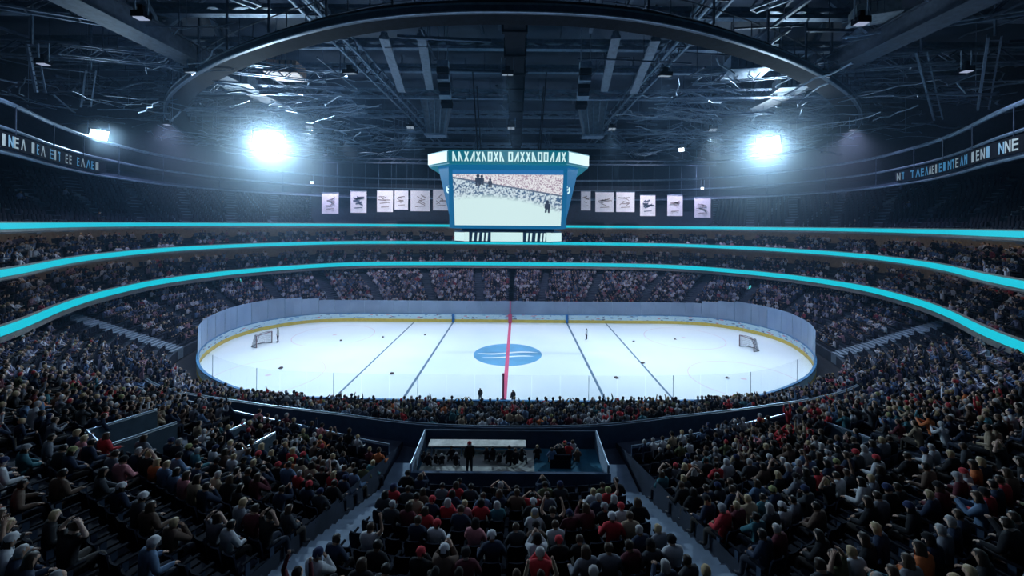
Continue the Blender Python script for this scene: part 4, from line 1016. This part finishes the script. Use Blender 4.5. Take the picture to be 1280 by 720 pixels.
# ------------------------------------------------------------------ crowd stuff (low detail, one mesh)
def prim_tube(p0, p1, r0, r1, n, ell=1.0):
    p0 = Vector(p0); p1 = Vector(p1); q = (p1-p0).to_track_quat('Z', 'Y').to_matrix(); V = []; T = []
    for p, r in ((p0, r0), (p1, r1)):
        for k in range(n): a = 2*PI*k/n; V.append(p+q @ Vector((r*math.cos(a), r*ell*math.sin(a), 0)))
    V.append(p1+(p1-p0).normalized()*r1*.4)
    for k in range(n):
        T += [(k, (k+1) % n, n+(k+1) % n), (k, n+(k+1) % n, n+k), (n+k, n+(k+1) % n, 2*n)]
    return [tuple(v) for v in V], T
def prim_sphere(c, r, nz_, n):
    V = [(c[0], c[1], c[2]-r[2])]; T = []
    for i in range(1, nz_):
        a = PI*i/nz_-PI/2
        for k in range(n): b = 2*PI*k/n; V.append((c[0]+r[0]*math.cos(a)*math.cos(b), c[1]+r[1]*math.cos(a)*math.sin(b), c[2]+r[2]*math.sin(a)))
    V.append((c[0], c[1], c[2]+r[2])); top = len(V)-1
    for k in range(n):
        T.append((0, 1+(k+1) % n, 1+k)); T.append((top, top-n+k, top-n+(k+1) % n))
        for i in range(nz_-2): a = 1+i*n; T += [(a+k, a+(k+1) % n, a+n+(k+1) % n), (a+k, a+n+(k+1) % n, a+n+k)]
    return V, T
def lofted(rings, n):
    V = []; T = []
    for (cx, cy, z, rx, ry) in rings:
        for k in range(n): a = 2*PI*k/n; V.append((cx+rx*math.cos(a), cy+ry*math.sin(a), z))
    for i in range(len(rings)-1):
        for k in range(n): a = i*n; T += [(a+k, a+(k+1) % n, a+n+(k+1) % n), (a+k, a+n+(k+1) % n, a+n+k)]
    return V, T
def lowpoly(kind, seed, det):
    J = pose(kind, random.Random(seed)); V = []; T = []; C = []
    def add(vt, c): 
        v, t = vt; o = len(V); V.extend(v); T.extend([(a+o, b+o, c_+o) for a, b, c_ in t]); C.extend([c]*len(v))
    n = 8 if det else 5
    pe, ch, ne, hd = J['pel'], J['ch'], J['ne'], J['hd']
    if det: add(lofted([(0, pe[1], pe[2]-.12, .15, .13), (0, pe[1], pe[2]+.08, .16, .13), (0, ch[1], ch[2]-.02, .19, .13), (0, ch[1], ch[2]+.10, .20, .11), (0, ne[1], ne[2]-.02, .08, .07), (0, ne[1], ne[2]+.06, .05, .05)], n), 0)
    else: add(lofted([(0, pe[1], pe[2]-.1, .16, .13), (0, ch[1], ch[2]+.08, .21, .12), (0, ne[1], ne[2]+.02, .06, .06)], n), 0)
    m_ = 6 if det else 4
    for s in 'lr':
        sh, el, wr = J['sh'+s], J['el'+s], J['wr'+s]; add(prim_tube(sh, el, .065, .052, m_), 0); add(prim_tube(el, wr, .05, .036, m_), 0)
        w = Vector(wr); d = (w-Vector(el)).normalized(); add(prim_sphere(tuple(w+d*.05), (.04, .04, .05), 3, 4), 1)
        if det or kind == 'standing': add(prim_tube(J['hp'+s], J['kn'+s], .09, .065, m_), 3); add(prim_tube(J['kn'+s], J['an'+s], .06, .045, 4), 3); add(prim_tube(J['an'+s], J['to'+s], .05, .04, 4), 3)
        else: add(prim_tube(J['hp'+s], J['kn'+s], .09, .065, m_), 3)
    c = (hd[0], hd[1]+.012, hd[2]+.0); add(prim_sphere(c, (.082, .095, .115), 5 if det else 4, 8 if det else 6), 1)
    c = (hd[0], hd[1]-.016, hd[2]+.028); add(prim_sphere(c, (.092, .098, .108), 5 if det else 4, 8 if det else 6), 2)
    return np.array(V, float), np.array(T, int), np.array(C, int)
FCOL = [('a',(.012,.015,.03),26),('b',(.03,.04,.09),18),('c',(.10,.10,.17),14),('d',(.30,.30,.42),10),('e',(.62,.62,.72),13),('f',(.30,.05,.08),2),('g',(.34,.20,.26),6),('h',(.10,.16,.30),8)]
def crowd_mesh(name, plist, det, label, r):
    kinds = ['lap', 'armrest', 'clap', 'chin', 'head', 'mixed', 'phone', 'cheer', 'standing']; wts = [6, 5, 3, 3, .7, .7, 1.2, .6, 0]
    L = [lowpoly(k, i, det) for i, k in enumerate(kinds)]; Vs = []; Ts = []; Cs = []; off = 0
    for (x, y, z, rz, *_) in plist:
        V, T_, C = L[r.choices(range(9), wts)[0]]; a = rz+r.uniform(-.25, .25); s = r.uniform(.87, 1.0); co, si = math.cos(a)*s, math.sin(a)*s
        W_ = np.empty_like(V); W_[:, 0] = V[:, 0]*co-V[:, 1]*si+x+r.uniform(-.04, .04); W_[:, 1] = V[:, 0]*si+V[:, 1]*co+y; W_[:, 2] = V[:, 2]*s+z
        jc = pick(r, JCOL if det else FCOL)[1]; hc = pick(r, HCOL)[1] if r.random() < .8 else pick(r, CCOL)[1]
        pal = np.array([(*jc, 1), (*r.choice(SKIN), 1), (*hc, 1), (*r.choice(TCOL), 1)]); Vs.append(W_); Ts.append(T_+off); Cs.append(pal[C]); off += len(V)
    o = npmesh(name, np.vstack(Vs), np.vstack(Ts), objcolor_mat('crowd_cloth', .85, attr=True), np.vstack(Cs))
    tag(o, label, 'crowd', kind='stuff'); return o
rest = [p for p in people if id(p) not in NPset]
rc = random.Random(4)
vis = [p for p in rest if -60 < px_of(p[0], max(p[1], .6), p[2]+1)[0] < 1340 and px_of(*p[:3])[1] < 900]
upp = [(x, y, z, rz, i, j) for (x, y, z, rz, i, j) in UP if (rc.random() < (.9 if i < 2 else .012))]
lo_all = [(p[0], p[1], p[2], p[3]) for p in vis]
nearc = [p for p in lo_all if p[1] < 30 and math.hypot(p[0], p[1]) < 30]; farc = [p for p in lo_all if not (p[1] < 30 and math.hypot(p[0], p[1]) < 30)]
farc += [p[:4] for p in upp if -40 < px_of(p[0], max(p[1], .6), p[2]+1)[0] < 1320]
crowd_a = crowd_mesh('crowd', nearc, True, 'packed crowd of seated spectators filling the near stand rows', rc)
crowd_b = crowd_mesh('crowd', farc, False, 'distant crowd of spectators in the far stands and balconies', rc)
print('people', len(nearc), len(farc), len(near_p), 'seats', len(SEATS), len(UP))
# remaining seats
def seats_mesh(name, L, label):
    B = [(-.21, -.20, .44), (.21, -.20, .44), (.21, -.26, .86), (-.21, -.26, .86), (-.21, -.25, .44), (.21, -.25, .44), (.21, -.30, .86), (-.21, -.30, .86), (-.21, .2, .42), (.21, .2, .42), (.21, .2, .36), (-.21, .2, .36), (-.21, -.22, .36), (.21, -.22, .36)]
    Tq = [(0, 1, 2, 3), (5, 4, 7, 6), (3, 2, 6, 7), (4, 0, 3, 7), (1, 5, 6, 2), (8, 9, 1, 0), (11, 10, 9, 8), (12, 13, 10, 11)]
    T_ = np.array([t for q in Tq for t in ((q[0], q[1], q[2]), (q[0], q[2], q[3]))]); V = np.array(B); Vs = []; Ts = []
    for i, (x, y, z, rz, *_) in enumerate(L):
        co, si = math.cos(rz), math.sin(rz); W_ = np.empty_like(V); W_[:, 0] = V[:, 0]*co-V[:, 1]*si+x; W_[:, 1] = V[:, 0]*si+V[:, 1]*co+y; W_[:, 2] = V[:, 2]+z; Vs.append(W_); Ts.append(T_+i*len(V))
    tag(npmesh(name, np.vstack(Vs), np.vstack(Ts), M_SEAT, smooth=False), label, 'seats', kind='stuff')
seats_mesh('stadium_seats', [p for p in seats_all if id(p) not in NSset], 'rows of dark navy seats under the crowd in the lower stands')
seats_mesh('stadium_seats', UP, 'rows of dark seats on the balconies and the nearly empty upper deck')

q = MB()
for j in range(TIERS[2][2]):
    z = TIERS[2][0]+j*TIERS[2][1]; q.strip(R3(.12+j*.85-.03, z-.04), R3(.12+j*.85-.03, z+.04)); q.strip(R3(.12+j*.85-.03, z+.04), R3(.12+j*.85+.05, z+.04))
struct(q.build('trim_step_edges', M_PALE))
# upper deck aisles (pale thin stair lines)
q = MB(); fz, rise, nr = TIERS[2]
P = RING; seg_ = np.linalg.norm(np.diff(P, axis=0), axis=1); cu = np.concatenate([[0], np.cumsum(seg_)])
for b_ in range(1, 40):
    i = np.searchsorted(cu, b_/40*cu[-1]); 
    if P[i, 1] > 55 and abs(P[i, 0]) < 33: continue
    a = P[i]+NRM[i]*.2; c = P[i]+NRM[i]*(nr*.85); L2 = np.linalg.norm(c-a)
    for k in range(nr*2):
        m0 = a+(c-a)*(k+.5)/(nr*2); q.box((m0[0], m0[1], fz+rise*(k/2)-.02), (.7, L2/(nr*2)*1.05, .3), math.atan2(NRM[i, 1], NRM[i, 0])-PI/2)
struct(q.build('trim_upper_stairs', M_STAIR))

# vomitories (glass sided openings in the near stand)
for (vx, vy, rz, lab) in ((-12.8, 14.3, -.55, 'far left'), (-10.4, 16.2, -.4, 'inner left'), (14.6, 16.8, .55, 'right')):
    z = 13.2-.0; t_ = 1
    # local floor height
    best = min(SEATS, key=lambda S: (S[0]-vx)**2+(S[1]-vy)**2); fz_ = best[2]
    root = empty('stair_portal', (vx, vy, fz_-.25), rz, label={'far left': 'dark glass-sided stair opening in the near left stand, the larger one', 'inner left': 'small glass-sided stair opening nearer the walkway in the left stand', 'right': 'glass-sided stair opening in the near right stand'}[lab], cat='stair opening')
    q = MB(); 
    for s in (-1, 1): q.box((s*.95, 0, .55), (.1, 1.9, 1.1))
    q.box((0, -.95, .55), (2.0, .1, 1.1)); q.box((0, 0, .06), (1.9, 1.9, .1)); q.build('side_wall', mat('portal_wall', (.05, .085, .12), .6), root)
    q = MB(); q.path([(-.95, .95, 1.15), (-.95, -.95, 1.15), (.95, -.95, 1.15), (.95, .95, 1.15)], .035); q.build('handrail', M_RAIL, root)

# ------------------------------------------------------------------ people in the pit and on the ice
rr = random.Random(9); STD = PROT[-1]
BLK = ('black', (.012, .014, .02), 1)
for i, (px, sc_, kd) in enumerate([(530, .5, 0), (537, .55, 1), (545, .45, 0), (553, .45, 8), (564, .62, 1), (571, .55, 4), (588, .78, -1), (608, .55, 0), (616, .6, 5), (625, .42, 8), (637, .75, 1), (645, .7, 0), (652, .6, 4)]):
    Y = 17.2 if i != 6 else 17.0; X = (px-645)*Y/FPX+CAM.x; P = STD if kd == -1 else PROT[kd]
    dz = 0 if kd == -1 else -.40*sc_
    add_person((X, Y+rr.uniform(-.25, .25), 2.72+dz*0), rr.uniform(-.5, .5), rr, P, ('standing tall on the beige platform' if kd == -1 else '%s from left sitting on the platform' % ORD[i if i < 6 else i-1]), 'people on the media platform', scale=sc_, jcol=BLK)
for i, px in enumerate((672, 690, 699, 705, 711, 716, 722)):
    Y = 17.9+rr.uniform(-.5, .4); X = (px-645)*Y/FPX+CAM.x
    add_person((X, Y, 2.61), rr.uniform(-.4, .4), rr, PROT[i % 6], '%s from left on the teal floor' % ORD[i], 'people right of the media platform', scale=.62)
for (px, py, h, lab, jc) in ((600, 504, 1.0, 'dark clothed person standing on the ice left of the red line', BLK), (641, 507, 1.06, 'dark clothed person standing on the ice right of the red line', BLK)):
    Y = FPX*13.2/(py-280); X = (px-645)*Y/FPX+CAM.x
    o = add_person((X, Y, .01), 0.4, rr, STD, 'x', None, scale=h*.62, jcol=jc); o['label'] = lab
for (X, Y, rz, lab, jc, s) in ((-25.3, 43.9, 2.2, 'goaltender in white jersey standing beside the left goal', ('white', (.5, .5, .5), 1), .95), (8.9, 45.8, 1.0, 'person in white standing on the ice right of the right blue line', ('white', (.6, .62, .66), 1), .75)):
    o = add_person((X, Y, .01), rz, rr, STD, 'x', None, scale=s, jcol=jc); o['label'] = lab

# ------------------------------------------------------------------ haze
if HAZE:
    q = MB(); q.box((0, 44, 15), (76, 52, 26)); o = q.build('haze', None)
    m = bpy.data.materials.new('arena_haze'); m.use_nodes = True; nt = m.node_tree; nt.nodes.remove(nt.nodes['Principled BSDF'])
    v = nt.nodes.new('ShaderNodeVolumeScatter'); v.inputs['Density'].default_value = .0014; v.inputs['Color'].default_value = (.35, .62, 1, 1); v.inputs['Anisotropy'].default_value = .35
    nt.links.new(v.outputs[0], nt.nodes['Material Output'].inputs['Volume']); o.data.materials.append(m)
    for (X, Y, Z, rad, dens, side) in ((-27.9, 44.5, 21.2, 14, .0125, 'left'), (29.7, 44.5, 21.4, 13.5, .012, 'right'), (-39.0, 37.6, 21.2, 4.0, .03, 'far left')):
        q = MB(); Vv, Tt = prim_sphere((0, 0, 0), (rad, rad, rad), 10, 16); q.v = [tuple(a) for a in Vv]; q.f = [tuple(a) for a in Tt]; g = q.build('haze', None, loc=(X, Y, Z))
        m2 = bpy.data.materials.new('lamp_haze'); m2.use_nodes = True; nt2 = m2.node_tree; nt2.nodes.remove(nt2.nodes['Principled BSDF'])
        v2 = nt2.nodes.new('ShaderNodeVolumeScatter'); v2.inputs['Color'].default_value = (.7, .87, 1, 1); v2.inputs['Anisotropy'].default_value = .2
        tc2 = nt2.nodes.new('ShaderNodeTexCoord'); ln = nt2.nodes.new('ShaderNodeVectorMath'); ln.operation = 'LENGTH'; nt2.links.new(tc2.outputs['Object'], ln.inputs[0])
        mr2 = nt2.nodes.new('ShaderNodeMapRange'); mr2.inputs[1].default_value = 0; mr2.inputs[2].default_value = rad*.98; mr2.inputs[3].default_value = dens; mr2.inputs[4].default_value = 0
        nt2.links.new(ln.outputs['Value'], mr2.inputs[0]); pw2 = nt2.nodes.new('ShaderNodeMath'); pw2.operation = 'POWER'; pw2.inputs[1].default_value = 2.0; mr2.inputs[3].default_value = (dens*2.7)**(1/2.0); nt2.links.new(mr2.outputs[0], pw2.inputs[0]); nt2.links.new(pw2.outputs[0], v2.inputs['Density']); nt2.links.new(v2.outputs[0], nt2.nodes['Material Output'].inputs['Volume']); g.data.materials.append(m2)
        tag(g, 'glowing blue-white haze around the %s floodlight' % side, 'haze', kind='stuff')
    tag(o, 'thin blue haze hanging in the air under the arena roof', 'haze', kind='stuff')

# ------------------------------------------------------------------ world and view
w = bpy.data.worlds.new('world'); SC.world = w; w.use_nodes = True
w.node_tree.nodes['Background'].inputs[0].default_value = (.02, .03, .06, 1); w.node_tree.nodes['Background'].inputs[1].default_value = .3
vs = SC.view_settings; vs.view_transform = 'Standard'; vs.look = 'None'; vs.gamma = 1; vs.use_curve_mapping = False; vs.exposure = 0.0
SC.cycles.volume_max_steps = 64; SC.cycles.max_bounces = 6; SC.cycles.transparent_max_bounces = 12; SC.cycles.volume_bounces = 0
SC.cycles.sample_clamp_indirect = 4
